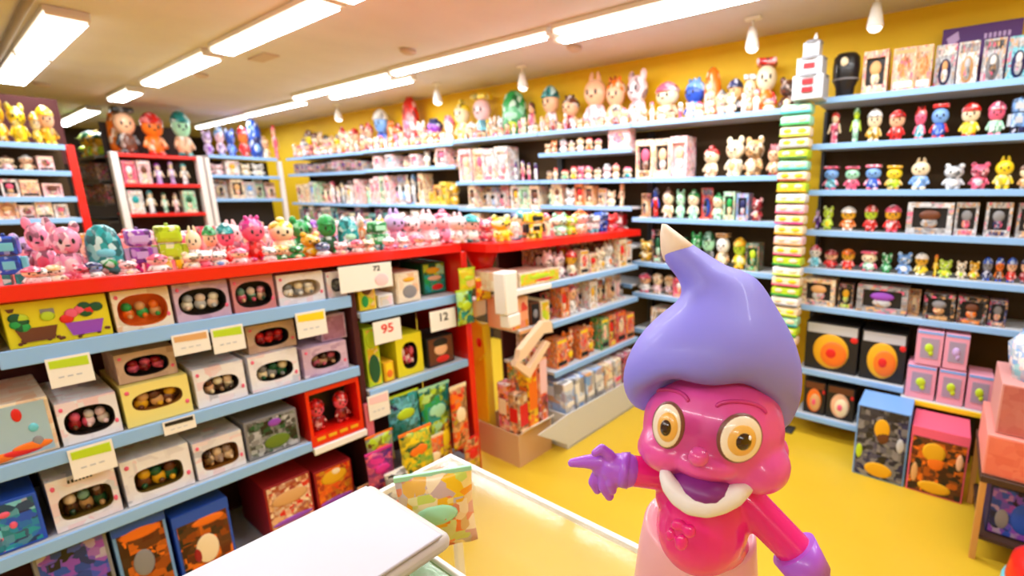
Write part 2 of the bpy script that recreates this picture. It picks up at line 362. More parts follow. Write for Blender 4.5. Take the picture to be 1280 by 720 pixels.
def figure(kind, loc, w, h, cols, label, group, rz=0, detail=False, cat='toy figure', dep=None):
    """cols: body, head, accent"""
    desc, parts = KINDS[kind]
    cols = [vinp(cols[0]), vin(cols[1]), vinp(cols[2]), vin('black')]
    S = (w/0.64, (dep or w)/0.6, h)
    if detail:
        t = empty(kind, loc, rz, label, cat, group); t.scale = S
        for pn, fn, role in parts:
            if pn in ('foot', 'arm', 'ear', 'leg', 'face'):
                key = fn.__name__
                if key not in PS:
                    b = nb(); fn(b); PS[key] = split_meshes(pn, b)
                names = [pn]*len(PS[key])
                if pn == 'face': names = {'P_eyes': ['eye', 'eye', 'mouth'], 'P_teyes': ['eye', 'eye'], 'P_rface': ['face_panel', 'chest_panel'], 'P_dface': ['face']}[key]
                for nm_, me in zip(names, PS[key]): obj(nm_, me, cols[role], t)
            else: obj(pn, pmesh(kind+'_'+pn, [(fn, 0)]), cols[role], t)
        return t
    o = obj(kind, pmesh(kind, [(fn, role) for _, fn, role in parts]), cols)
    o.location = loc; o.rotation_euler = (0, 0, rz); o.scale = S
    return tag(o, label, cat, group)
# small packed toys seen at a few pixels: one mesh each, unit size box w=1 d=1 h=1 facing -Y
def P_bb(bm):     # window box with a figure inside
    a = 0.5
    box(bm, -a, a, -0.30, 0.5, 0, 1, 0)
    for (x0, x1, z0, z1) in ((-a, -0.38, 0, 1), (0.38, a, 0, 1), (-0.38, 0.38, 0, 0.2), (-0.38, 0.38, 0.84, 1)): box(bm, x0, x1, -0.5, -0.30, z0, z1, 0)
    box(bm, -0.375, 0.375, -0.31, -0.295, 0.2, 0.84, 1)
    ell(bm, (0, -0.36, 0.36), (0.2, 0.09, 0.16), 2, 10); ell(bm, (0, -0.38, 0.6), (0.24, 0.1, 0.17), 3, 12)
    box(bm, -0.3, 0.3, -0.51, -0.495, 0.04, 0.16, 2)
def P_bl(bm):     # blister card
    box(bm, -0.5, 0.5, 0.3, 0.34, 0, 1.0, 0); ell(bm, (0, 0.25, 0.38), (0.3, 0.3, 0.3), 1, 12); ell(bm, (0, 0.02, 0.3), (0.17, 0.2, 0.17), 2, 10); ell(bm, (0, 0.0, 0.5), (0.15, 0.2, 0.12), 3, 10)
    box(bm, -0.42, 0.42, 0.27, 0.31, 0.76, 0.95, 2); box(bm, -0.4, 0.4, -0.2, 0.31, 0, 0.06, 0)
def P_cb(bm):     # plain printed carton with a round picture
    box(bm, -0.5, 0.5, -0.5, 0.5, 0, 1, 0, 0.01); ell(bm, (0, -0.49, 0.55), (0.3, 0.03, 0.26), 2, 12); box(bm, -0.4, 0.4, -0.515, -0.49, 0.08, 0.22, 3); box(bm, -0.42, 0.42, -0.51, -0.49, 0.86, 0.95, 1)
PACK = {'window_box': ('window box', P_bb), 'blister_pack': ('blister pack', P_bl), 'printed_carton': ('printed carton', P_cb)}
def pack(kind, loc, w, h, cols, label, group, rz=0, dep=None):
    if kind not in PM:
        bm = nb(); PACK[kind][1](bm); PM[kind] = mesh(kind, bm)
    o = obj(kind, PM[kind], [cardp(cols[0]), card(cols[1]), cardp(cols[2]), card(cols[3])]); o.location = loc; o.rotation_euler = (0, 0, rz); o.scale = (w, dep or w*0.7, h)
    return tag(o, label, 'toy box' if kind != 'blister_pack' else 'blister pack', group)
ONES = 'first second third fourth fifth sixth seventh eighth ninth tenth eleventh twelfth thirteenth fourteenth fifteenth sixteenth seventeenth eighteenth nineteenth'.split()
TENS = {20: 'twenti', 30: 'thirti', 40: 'forti', 50: 'fifti'}; TENP = {20: 'twenty', 30: 'thirty', 40: 'forty', 50: 'fifty'}
def nth(i):
    n = i+1
    if n < 20: return ONES[n-1]
    t = n//10*10
    return TENS[t]+'eth' if n == t else TENP[t]+'-'+ONES[n-t-1]
FIGK = ['capped_figure', 'bear_figure', 'rabbit_figure', 'spiky_hair_figure', 'bun_hair_figure', 'robot_figure', 'slim_figure', 'flat_top_figure']
def place(kind, loc, w, h, cols, where, group, rz, detail=False, dep=None):
    if kind in PACK:
        lab = '%s and %s %s, %s' % (word(cols[0]), word(cols[2]), PACK[kind][0], where)
        return pack(kind, loc, w, h, cols, lab, group, rz, dep)
    lab = '%s and %s %s, %s' % (word(cols[0]), word(cols[1]), KINDS[kind][0], where)
    return figure(kind, loc, w, h, cols, lab, group, rz, detail, dep=dep)
def row(axis, plane, z, a, b, w, h, kinds, pal, shelf, gap=0.012, back=0.10, jit=0.15, detail=False, start=0, dep=None, skip=()):
    """axis 'x': along +X facing -Y at y=plane; axis 'y': along +Y facing +X at x=plane. a..b metres, w,h (min,max)"""
    p = a; i = start
    while True:
        ww = RND.uniform(*w)
        if p+ww > b: break
        hh = RND.uniform(*h); kind = RND.choice(kinds); c = RND.choice(pal)
        c = list(c)
        dp = dep or ww*0.85
        mid = p+ww/2; bk = dp/2+0.012+RND.uniform(0, 0.02)
        if not any(s0-ww*0.45 < mid < s1+ww*0.45 for s0, s1 in skip):
            loc = (mid, plane+bk, z) if axis == 'x' else (plane-bk, mid, z)
            if kind in PACK and len(c) < 4: c = c + ['black']
            if kind == 'window_box': c = [c[0], 'black' if RND.random() < .4 else c[0], c[1], c[2]]
            place(kind, loc, ww, hh, c if kind in PACK else c[:3], '%s from left, %s' % (nth(i), shelf), 'toys on '+shelf, 0 if axis == 'x' else PI/2, detail, dp)
            i += 1
        p += ww+gap*RND.uniform(0.3, 1.6)
    return i

# ------------------------------------------------------------------ shelving
M_rail = mat('pale_blue_rail', (144, 190, 242), 0.35)
M_board = mat('shelf_board', (205, 208, 214), 0.5)
M_rack = mat('dark_back_panel', (66, 46, 16), 0.8)  # shade behind the shelves painted into the backing as dark brown
M_maroon = mat('maroon_panel', (70, 12, 14), 0.7)
M_red = mat('red_lacquer', (232, 24, 10), 0.3, coat=0.3)
M_post = mat('dark_post', (50, 50, 55), 0.5)
def shelf_part(t, x0, x1, y0, y1, z, face, lip=0.034, rail=None, board=None):
    """shelf board with its price rail; face '-y' or '+x' (world coordinates minus the unit's origin)"""
    L = t.location
    bm = nb(); box(bm, x0-L.x, x1-L.x, y0-L.y, y1-L.y, z-0.004-L.z, z+0.016-L.z, 0, 0.002); s = obj('shelf', bm, board or M_board, t)
    bm = nb()
    if face == '-y': box(bm, x0-L.x, x1-L.x, y0-0.012-L.y, y0-L.y, z-lip/2-L.z, z+lip/2-L.z, 0, 0.003)
    elif face == '+x': box(bm, x1-L.x, x1+0.012-L.x, y0-L.y, y1-L.y, z-lip/2-L.z, z+lip/2-L.z, 0, 0.003)
    obj('price_rail', bm, rail or M_rail, s)
YS = 2.955       # front edge of the back wall shelves
def wall_bay(x0, x1, zs, label, ztop, back=M_rack, depth=0.29, yf=YS):
    t = empty('wall_shelving_unit', ((x0+x1)/2, YB-0.02, 0), 0, label, 'shelving', 'shelving along the back wall')
    L = t.location
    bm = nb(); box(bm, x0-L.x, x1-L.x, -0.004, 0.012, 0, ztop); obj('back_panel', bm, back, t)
    for x in (x0+0.012, x1-0.012):
        bm = nb(); box(bm, x-0.01-L.x, x+0.01-L.x, -0.05, -0.005, 0, ztop-0.02); obj('post', bm, M_post, t)
    for z in zs: shelf_part(t, x0+0.001, x1-0.001, yf, YB-0.03, z, '-y')
    return t
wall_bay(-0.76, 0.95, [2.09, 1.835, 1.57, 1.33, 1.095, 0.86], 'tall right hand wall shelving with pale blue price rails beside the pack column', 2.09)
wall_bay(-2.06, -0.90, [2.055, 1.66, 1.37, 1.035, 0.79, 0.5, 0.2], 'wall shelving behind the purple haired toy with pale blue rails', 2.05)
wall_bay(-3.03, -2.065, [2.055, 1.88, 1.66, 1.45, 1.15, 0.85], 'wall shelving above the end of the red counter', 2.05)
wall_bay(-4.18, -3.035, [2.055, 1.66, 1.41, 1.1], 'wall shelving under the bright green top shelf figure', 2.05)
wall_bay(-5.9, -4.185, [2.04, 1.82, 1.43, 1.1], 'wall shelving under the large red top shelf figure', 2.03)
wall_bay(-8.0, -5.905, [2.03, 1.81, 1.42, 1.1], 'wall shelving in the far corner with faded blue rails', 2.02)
# lower part of the right bay (shorter shelves)
t = empty('low_shelving_unit', (-0.4, YB-0.03, 0), 0, 'low blue railed shelving with black round window boxes under the right wall bay', 'shelving')
for (x0, x1, z) in ((-0.75, -0.14, 0.44), (-0.75, -0.37, 0.13)): shelf_part(t, x0, x1, YS, YB-0.035, z, '-y')
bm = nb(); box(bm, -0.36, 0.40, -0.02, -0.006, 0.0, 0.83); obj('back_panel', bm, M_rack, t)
t = empty('yellow_display_ledge', (0.03, YB-0.08, 0), 0, 'small ledge with yellow front edge carrying pink boxes', 'shelf')
shelf_part(t, -0.15, 0.24, YS-0.04, YB-0.06, 0.40, '-y', 0.028, card('yellow'))
for x in (-0.14, 0.22):
    bm = nb(); box(bm, x-0.03-0.012, x-0.03+0.012, -0.05, -0.02, 0, 0.39); obj('post', bm, M_post, t)

# palettes (body/card, head/picture, accent)
WARM = [('peach', 'cream', 'brown'), ('cream', 'peach', 'red'), ('palepink', 'cream', 'tan'), ('tan', 'cream', 'brown'), ('rose', 'peach', 'white'), ('white', 'peach', 'rose'), ('orange', 'cream', 'red'), ('crimson', 'peach', 'black'), ('white', 'palepink', 'grey')]
SOFT = [('white', 'palepink', 'grey'), ('cream', 'peach', 'tan'), ('palepink', 'white', 'rose'), ('silver', 'cream', 'black'), ('white', 'cream', 'gold'), ('mint', 'cream', 'grey'), ('silver', 'white', 'sky'), ('cream', 'white', 'brown'), ('palepink', 'cream', 'brown')]
MIX = [('red', 'peach', 'blue'), ('blue', 'peach', 'red'), ('yellow', 'cream', 'red'), ('green', 'cream', 'red'), ('rose', 'white', 'red'), ('aqua', 'palepink', 'red'), ('orange', 'cream', 'green'), ('white', 'peach', 'red'), ('teal', 'cream', 'rose'), ('red', 'cream', 'yellow')]
BOLD = [('red', 'orange', 'crimson'), ('orange', 'yellow', 'brown'), ('blue', 'sky', 'white'), ('black', 'peach', 'crimson'), ('green', 'lime', 'yellow'), ('gold', 'cream', 'brown')]
SFIG = ['capped_figure', 'bun_hair_figure', 'spiky_hair_figure', 'slim_figure', 'bear_figure']
B = 0.017
# ---- top shelf of the back wall: hero figures first
heroes = [ # u, width px, top v, kind, cols, phrase
 (517, 27, 121, 'dome_toy', ('red', 'rose', 'crimson'), 'large red monster toy towering over the far top shelf'),
 (480, 18, 136, 'capped_figure', ('blue', 'sky', 'white'), 'blue and white figure left of the tall red monster'),
 (645, 24, 113, 'dome_toy', ('green', 'mint', 'lime'), 'bright green monster toy on the top shelf'),
 (545, 17, 148, 'spiky_hair_figure', ('orange', 'violet', 'navy'), 'orange figure with navy spikes right of the red monster'),
 (580, 18, 124, 'bun_hair_figure', ('lime', 'cream', 'yellow'), 'pale lime doll with yellow bun left of the green monster'),
 (605, 22, 118, 'flat_top_figure', ('aqua', 'palepink', 'yellow'), 'pale blue figure with flat yellow hat left of green monster'),
 (690, 22, 107, 'capped_figure', ('palepink', 'peach', 'teal'), 'pale figure in a teal cap on the top shelf'),
 (714, 20, 119, 'spiky_hair_figure', ('crimson', 'peach', 'brown'), 'dark red figure with brown spikes beside the teal capped one'),
 (745, 30, 92, 'rabbit_figure', ('palepink', 'peach', 'rose'), 'big pale pink rabbit figure in the middle of the top shelf'),
 (770, 24, 96, 'spiky_hair_figure', ('cream', 'peach', 'orange'), 'cream figure with orange spikes right of the big rabbit'),
 (797, 32, 87, 'bear_figure', ('palepink', 'white', 'grey'), 'tall white and pink bear figure on the top shelf'),
 (834, 34, 102, 'capped_figure', ('peach', 'cream', 'rose'), 'wide peach figure in a rose cap left of the blue one'),
 (868, 30, 98, 'spiky_hair_figure', ('sky', 'blue', 'sky'), 'sky blue figure with blue head and sky spikes'),
 (890, 20, 84, 'dome_toy', ('orange', 'peach', 'rose'), 'narrow orange monster toy behind the blue figure'),
 (902, 18, 112, 'bun_hair_figure', ('silver', 'cream', 'grey'), 'silver doll right of the blue figure'),
 (918, 22, 98, 'capped_figure', ('black', 'tan', 'navy'), 'black figure in a navy cap near the orange tower figure'),
 (936, 18, 94, 'flat_top_figure', ('tan', 'cream', 'white'), 'tan figure with flat white hat beside the black one'),
 (956, 30, 74, 'flat_top_figure', ('orange', 'cream', 'red'), 'tall orange and cream figure with flat red hat'),
 (984, 26, 95, 'bear_figure', ('brown', 'cream', 'black'), 'brown bear figure left of the white tower'),
 (666, 14, 127, 'slim_figure', ('rose', 'peach', 'brown'), 'slim rose figure right of the green monster')]
skips = []
for u, wpx, vt, kind, cols, ph in heroes:
    z = 2.055+B if u > 570 else 2.04+B
    y = YS+0.175
    x = gx(u, y, z); w = abs(gx(u+wpx/2, y, z)-gx(u-wpx/2, y, z)); h = gz(vt, x, y)-z
    w = min(w, 0.26)*0.9
    figure(kind, (x, y, z), w, h, cols, ph, 'large figures on the top wall shelf', RND.uniform(-0.3, 0.3), True, dep=min(w, 0.15))
    skips.append((x-w*0.48, x+w*0.48))
row('x', YS, 2.055+B, -4.15, -0.95, (0.055, 0.085), (0.07, 0.14), SFIG, WARM, 'front row, top wall shelf', dep=0.045, gap=0.006)
row('x', YS+0.10, 2.055+B, -4.15, -0.98, (0.08, 0.12), (0.14, 0.24), SFIG, WARM, 'rear row, top wall shelf', dep=0.08, skip=skips)
row('x', YS, 2.03+B+0.01, -7.9, -4.2, (0.08, 0.12), (0.10, 0.19), SFIG, WARM, 'front row, far top shelf', dep=0.05, gap=0.008)
row('x', YS+0.10, 2.03+B+0.01, -7.9, -4.2, (0.12, 0.18), (0.24, 0.38), SFIG, WARM+BOLD[:2], 'rear row, far top shelf', dep=0.1, skip=skips)

# ---- lower rows of the back wall
row('x', YS, 1.82+B, -7.9, -5.92, (0.12, 0.17), (0.1, 0.14), ['window_box', 'printed_carton'], [('black', 'grey', 'brown'), ('grey', 'brown', 'purple'), ('black', 'purple', 'grey')], 'second shelf in far corner', dep=0.15)
row('x', YS, 1.82+B, -5.88, -4.2, (0.10, 0.16), (0.13, 0.19), ['window_box', 'blister_pack', 'slim_figure'], SOFT, 'second shelf under red monster', dep=0.12)
row('x', YS, 1.42+B, -7.9, -5.92, (0.1, 0.14), (0.22, 0.30), ['blister_pack', 'window_box', 'slim_figure'], SOFT, 'third shelf in far corner', dep=0.12)
row('x', YS, 1.43+B, -5.88, -4.75, (0.08, 0.13), (0.28, 0.33), ['window_box', 'slim_figure', 'blister_pack'], SOFT, 'third shelf under red monster', dep=0.12)
row('x', YS, 1.43+B, -4.72, -4.2, (0.09, 0.12), (0.1, 0.24), ['window_box', 'bear_figure'], [('gold', 'yellow', 'brown'), ('yellow', 'lime', 'gold')], 'third shelf beside dark gap', dep=0.12)
row('x', YS, 1.1+B, -7.9, -4.2, (0.12, 0.18), (0.2, 0.28), ['window_box', 'printed_carton'], [('darkgreen', 'cream', 'blue'), ('navy', 'tan', 'white'), ('teal', 'cream', 'navy'), ('grey', 'white', 'green')], 'fourth far wall shelf', dep=0.12)
row('x', YS, 1.66+B, -4.15, -3.42, (0.14, 0.19), (0.29, 0.33), ['window_box'], [('cream', 'white', 'peach'), ('palepink', 'cream', 'peach'), ('white', 'rose', 'silver'), ('cream', 'tan', 'rose')], 'second shelf below green monster', dep=0.14)
row('x', YS, 1.66+B, -3.4, -3.05, (0.05, 0.08), (0.14, 0.2), ['slim_figure'], [('white', 'purple', 'navy'), ('rose', 'cream', 'purple')], 'second shelf beside cream boxes', dep=0.05)
row('x', YS, 1.41+B, -4.15, -3.05, (0.10, 0.14), (0.19, 0.225), ['window_box', 'blister_pack'], SOFT+[('gold', 'cream', 'brown')], 'third shelf below green monster', dep=0.12)
row('x', YS, 1.1+B, -4.15, -3.05, (0.1, 0.15), (0.2, 0.26), ['window_box'], SOFT, 'fourth shelf below green monster', dep=0.12)
row('x', YS, 1.88+B, -3.0, -2.35, (0.06, 0.09), (0.08, 0.125), SFIG, WARM, 'short shelf above red counter', dep=0.05)
place('printed_carton', (-2.2, YS+0.06, 1.88+B), 0.2, 0.15, ['palepink', 'white', 'rose', 'white'], 'standing at the right end of the short second shelf', 'loose cartons on wall shelves', 0, dep=0.08)
row('x', YS, 1.66+B, -3.0, -2.1, (0.06, 0.09), (0.08, 0.12), SFIG, WARM+MIX, 'third shelf above red counter', dep=0.05)
row('x', YS, 1.45+B, -3.0, -2.1, (0.07, 0.12), (0.12, 0.19), ['blister_pack', 'bear_figure', 'window_box', 'slim_figure'], SOFT+WARM, 'fourth shelf above red counter', dep=0.08)
row('x', YS, 1.15+B, -3.0, -2.1, (0.09, 0.14), (0.18, 0.26), ['window_box', 'robot_figure'], [('red', 'peach', 'navy'), ('crimson', 'white', 'blue'), ('navy', 'red', 'white')], 'fifth shelf above red counter', dep=0.1)
# middle bay (behind the purple haired toy)
n = row('x', YS, 1.66+B, -2.04, -1.58, (0.13, 0.16), (0.26, 0.31), ['window_box'], [('cream', 'white', 'peach'), ('palepink', 'white', 'peach'), ('cream', 'brown', 'rose')], 'middle bay second shelf', dep=0.14)
for (u, w, vt, k, c) in ((889, 20, 182, 'bun_hair_figure', ('peach', 'cream', 'red')), (918, 24, 170, 'bear_figure', ('cream', 'tan', 'gold')), (942, 26, 170, 'bear_figure', ('tan', 'cream', 'gold')), (967, 18, 180, 'spiky_hair_figure', ('tan', 'peach', 'crimson'))):
    z = 1.66+B; y = YS+0.08; x = gx(u, y, z); ww = gx(u+w/2, y, z)-gx(u-w/2, y, z)
    figure(k, (x, y, z), ww, gz(vt, x, y)-z, c, '%s %s in the golden quartet left of the pack column' % (word(c[0]), KINDS[k][0]), 'golden figures left of the pack column', RND.uniform(-.2, .2), True)
row('x', YS, 1.37+B, -2.04, -0.98, (0.06, 0.10), (0.15, 0.24), ['slim_figure', 'bear_figure', 'window_box', 'blister_pack', 'bun_hair_figure'], WARM+[('mint', 'cream', 'green'), ('red', 'blue', 'navy'), ('sky', 'silver', 'navy')], 'middle bay third shelf', dep=0.09)
row('x', YS, 1.035+B, -2.04, -0.98, (0.09, 0.13), (0.15, 0.26), ['bear_figure', 'capped_figure', 'window_box', 'flat_top_figure'], [('gold', 'cream', 'brown'), ('green', 'lime', 'darkgreen'), ('black', 'mint', 'darkgreen'), ('cream', 'white', 'tan'), ('yellow', 'lime', 'gold'), ('darkgreen', 'green', 'lime')], 'middle bay fourth shelf', dep=0.1)
row('x', YS, 0.79+B, -2.04, -0.98, (0.09, 0.12), (0.14, 0.19), ['slim_figure', 'window_box', 'capped_figure'], SOFT+WARM, 'middle bay fifth shelf', dep=0.09)
row('x', YS, 0.5+B, -1.9, -0.98, (0.12, 0.16), (0.16, 0.22), ['printed_carton', 'window_box'], [('silver', 'white', 'grey'), ('white', 'cream', 'grey')], 'middle bay sixth shelf', dep=0.14)
row('x', YS, 0.2+B, -1.9, -0.98, (0.12, 0.16), (0.16, 0.22), ['printed_carton', 'window_box'], [('cream', 'yellow', 'grey'), ('white', 'cream', 'tan')], 'middle bay bottom shelf', dep=0.14)

# ---- right bay
def bay_list(z, items, shelf, yoff=0.07):
    for i, (u, w, vt, k, c) in enumerate(items):
        y = YS+yoff; zz = z+B; x = gx(u, y, zz); ww = gx(u+w/2, y, zz)-gx(u-w/2, y, zz); h = gz(vt, x, y)-zz
        c = list(c)
        if k in PACK and len(c) < 4: c = [c[0], 'black', c[1], c[2]] if k == 'window_box' else c+['white']
        place(k, (x, y, zz), ww, h, c if k in PACK else c[:3], '%s from left, %s' % (nth(i), shelf), 'toys on '+shelf, RND.uniform(-.12, .12) if k not in PACK else 0, True, dep=min(ww*0.85, 0.12))
bay_list(2.09, [(1093, 30, 66, 'window_box', ('peach', 'cream', 'tan')), (1128, 28, 62, 'printed_carton', ('peach', 'tan', 'orange')), (1152, 20, 58, 'printed_carton', ('tan', 'peach', 'orange')),
    (1178, 26, 54, 'blister_pack', ('silver', 'navy', 'white', 'tan')), (1206, 26, 50, 'blister_pack', ('white', 'tan', 'grey', 'silver')), (1238, 28, 46, 'blister_pack', ('silver', 'grey', 'black', 'white')), (1270, 30, 42, 'blister_pack', ('aqua', 'navy', 'silver', 'white')), (1304, 30, 38, 'blister_pack', ('silver', 'red', 'grey', 'white'))], 'right bay top shelf')
bay_list(1.835, [(1042, 22, 140, 'slim_figure', ('rose', 'cream', 'red')), (1068, 18, 134, 'slim_figure', ('mint', 'lime', 'green')), (1091, 20, 136, 'capped_figure', ('gold', 'cream', 'white')), (1119, 22, 137, 'capped_figure', ('red', 'peach', 'red')), (1148, 16, 133, 'spiky_hair_figure', ('aqua', 'rose', 'red')), (1172, 24, 130, 'flat_top_figure', ('blue', 'sky', 'red')), (1210, 26, 128, 'capped_figure', ('yellow', 'cream', 'red')), (1242, 24, 126, 'capped_figure', ('mint', 'rose', 'rose')), (1270, 26, 120, 'robot_figure', ('sky', 'silver', 'navy')), (1302, 26, 122, 'capped_figure', ('red', 'cream', 'blue'))], 'right bay second shelf')
bay_list(1.57, [(1038, 20, 208, 'flat_top_figure', ('aqua', 'sky', 'rose')), (1064, 20, 208, 'flat_top_figure', ('rose', 'mint', 'rose')), (1090, 22, 206, 'flat_top_figure', ('blue', 'sky', 'rose')), (1116, 22, 207, 'flat_top_figure', ('lime', 'yellow', 'gold')), (1148, 26, 198, 'rabbit_figure', ('sky', 'cream', 'grey')), (1190, 28, 204, 'bear_figure', ('silver', 'white', 'rose')), (1222, 26, 202, 'bear_figure', ('rose', 'silver', 'red')), (1252, 26, 196, 'rabbit_figure', ('yellow', 'yellow', 'gold')), (1282, 24, 204, 'capped_figure', ('tan', 'cream', 'brown'))], 'right bay third shelf')
bay_list(1.33, [(1021, 12, 260, 'slim_figure', ('purple', 'lilac', 'black')), (1034, 14, 257, 'bear_figure', ('lime', 'yellow', 'orange')), (1059, 20, 258, 'capped_figure', ('orange', 'gold', 'white')), (1087, 18, 256, 'capped_figure', ('red', 'lime', 'red')), (1114, 22, 256, 'capped_figure', ('red', 'gold', 'rose')), (1160, 56, 253, 'window_box', ('silver', 'grey', 'brown')), (1205, 28, 253, 'window_box', ('silver', 'rose', 'grey')), (1244, 32, 253, 'window_box', ('silver', 'navy', 'grey')), (1282, 30, 254, 'window_box', ('grey', 'peach', 'brown'))], 'right bay fourth shelf')
bay_list(1.095, [(1018, 16, 306, 'bun_hair_figure', ('aqua', 'white', 'rose')), (1038, 18, 312, 'capped_figure', ('red', 'peach', 'crimson')), (1059, 18, 311, 'capped_figure', ('red', 'gold', 'orange')), (1085, 22, 314, 'flat_top_figure', ('mint', 'cream', 'rose')), (1107, 14, 316, 'bear_figure', ('green', 'mint', 'lime')), (1129, 20, 315, 'bear_figure', ('sky', 'white', 'navy')), (1150, 18, 316, 'capped_figure', ('yellow', 'gold', 'white')), (1168, 10, 318, 'slim_figure', ('yellow', 'gold', 'orange')), (1180, 18, 324, 'bear_figure', ('lime', 'yellow', 'yellow')), (1200, 14, 326, 'bear_figure', ('cream', 'lime', 'gold')), (1216, 14, 326, 'bear_figure', ('gold', 'lime', 'brown')), (1232, 14, 322, 'capped_figure', ('navy', 'grey', 'blue')), (1247, 12, 322, 'spiky_hair_figure', ('brown', 'orange', 'blue')), (1262, 14, 322, 'capped_figure', ('red', 'peach', 'blue')), (1280, 16, 322, 'capped_figure', ('crimson', 'peach', 'navy'))], 'right bay fifth shelf')
bay_list(0.86, [(1024, 40, 347, 'window_box', ('cream', 'silver', 'tan')), (1057, 18, 354, 'window_box', ('black', 'lime', 'gold')), (1102, 62, 356, 'window_box', ('grey', 'silver', 'violet')), (1141, 14, 362, 'blister_pack', ('tan', 'cream', 'brown', 'cream')), (1172, 38, 366, 'window_box', ('black', 'tan', 'grey')), (1212, 36, 370, 'window_box', ('black', 'orange', 'brown')), (1244, 22, 374, 'window_box', ('navy', 'peach', 'grey'))], 'right bay sixth shelf')
# boxes stored behind on the dark shelf, and the long black carton on top
p = gx(1170, YS+0.24, 2.107); q = gx(1268, YS+0.24, 2.107)
t = empty('long_purple_carton', ((p+q)/2, YS+0.255, 2.107), 0, 'long dark purple carton standing behind the packs on the top right shelf', 'carton')
w = (q-p)/2; hh = gz(30, (p+q)/2, YS+0.24)-2.107
bm = nb(); box(bm, -w, w, -0.02, 0.02, 0, hh, 0, 0.003); obj('carton_body', bm, card('purple'), t)
bm = nb(); prism(bm, [(-w+0.02, hh-0.05), (-w+0.07, hh-0.02), (-w+0.08, hh-0.06), (-w+0.04, hh-0.1)], -0.023, -0.0201)
for k in range(6): box(bm, w-0.16+k*0.02, w-0.148+k*0.02, -0.023, -0.0201, hh-0.075, hh-0.05)
obj_split('printed_emblem', bm, card('lilac'), t)
# black hooded figure and tower on the top shelf
x = gx(1055, YS+0.1, 2.107)
t = empty('hooded_figure', (x, YS+0.1, 2.107), 0.1, 'all black hooded figure with a small pale face badge on top shelf', 'toy figure')
h = gz(67, x, YS+0.1)-2.107; w = (gx(1072, YS+.1, 2.2)-gx(1038, YS+.1, 2.2))/2
bm = nb(); lathe(bm, [(w*0.62, 0), (w*0.7, h*0.25), (w*0.95, h*0.42), (w*1.0, h*0.7), (w*0.95, h*0.9), (w*0.7, h*0.99), (w*0.2, h)], sy=0.75); obj('cloak', bm, vin('black'), t)
bm = nb(); ell(bm, (-w*0.1, -w*0.66, h*0.78), (w*0.3, w*0.15, h*0.11)); obj('face', bm, vin('cream'), t)
bm = nb(); lathe(bm, [(w*0.98, h*0.40), (w*1.0, h*0.42), (w*0.98, h*0.44)], sy=0.76); obj('belt', bm, vin('grey'), t)
x = gx(1013, YS-0.06, 2.12)
XT = x
t = empty('toy_tower', (x, YS-0.07, 2.085), 0, 'white and grey toy tower with a thin spire above the pack column', 'toy tower')
h = gz(42, x, YS-0.07)-2.085
bm = nb()
for (r, z0, z1) in ((0.085, 0, 0.36), (0.07, 0.36, 0.62), (0.045, 0.62, 0.86)): box(bm, -r, r, -r*0.8, r*0.8, z0*h, z1*h, 0, 0.004)
obj('tower_body', bm, vin('silver'), t)
bm = nb()
for (r, z0) in ((0.09, 0.34), (0.075, 0.60), (0.05, 0.84)): lathe(bm, [(r*1.15, z0*h), (r*0.9, (z0+0.05)*h), (r*0.5, (z0+0.07)*h)], seg=8, sy=0.85)
obj('tower_roof', bm, vin('grey'), t)
bm = nb(); tube(bm, (0.01, 0, 0.86*h), (0.015, 0, h), 0.02, 0.004); obj('spire', bm, vin('white'), t)
bm = nb()
for z in (0.1, 0.22, 0.46): box(bm, -0.03, 0.03, -0.075 if z < 0.3 else -0.06, -0.055, z*h, (z+0.08)*h)
obj_split('window', bm, vin('crimson'), t)
# pack column
N = 23
zt, zb = 2.08, 0.62
t = empty('strip_rack', (-0.83, YS+0.0, 0), 0, 'narrow black upright carrying the column of small packs', 'display rack')
bm = nb(); box(bm, -0.012, 0.012, -0.01, 0.01, 0, zt); obj('upright', bm, M_post, t)
bm = nb(); box(bm, -0.08, 0.08, -0.05, 0.05, 0, 0.012, 0, 0.003); obj('foot_plate', bm, M_post, t)
colsP = ['mint', 'mint', 'cream', 'cream', 'lime', 'mint', 'cream', 'lime', 'white', 'palepink', 'cream', 'cream', 'palepink', 'cream', 'lime', 'white', 'cream', 'lime', 'white', 'cream', 'mint', 'lime', 'cream']
accP = ['teal', 'green', 'lime', 'grey', 'darkgreen', 'teal', 'crimson', 'gold', 'lime', 'rose', 'magenta', 'gold', 'tan', 'rose', 'green', 'lime', 'rose', 'green', 'grey', 'lime', 'teal', 'green', 'rose']
for i in range(N):
    z = zt-(i+1)*(zt-zb)/N
    hh = (zt-zb)/N*0.86
    t = empty('toy_pack', (-0.835, YS-0.062, z), RND.uniform(-0.05, 0.05), '%s small pack with %s trim, %s from the top of the hanging column' % (word(colsP[i]), word(accP[i]), nth(i)), 'toy pack', 'small packs in the hanging column')
    bm = nb(); box(bm, -0.088, 0.088, -0.05, 0.045, 0, hh, 0, 0.014); obj('wrapper', bm, card(colsP[i]), t)
    bm = nb(); box(bm, -0.086, 0.086, -0.054, -0.0495, hh*0.05, hh*0.25, 0, 0.001); obj('printed_strip', bm, card(accP[i]), t)
    bm = nb(); ell(bm, (-0.04, -0.048, hh*0.6), (0.025, 0.008, hh*0.25), 0, 10); ell(bm, (0.042, -0.048, hh*0.58), (0.028, 0.008, hh*0.26), 0, 10); obj_split('contents', bm, card('cream' if colsP[i] != 'cream' else 'yellow'), t)

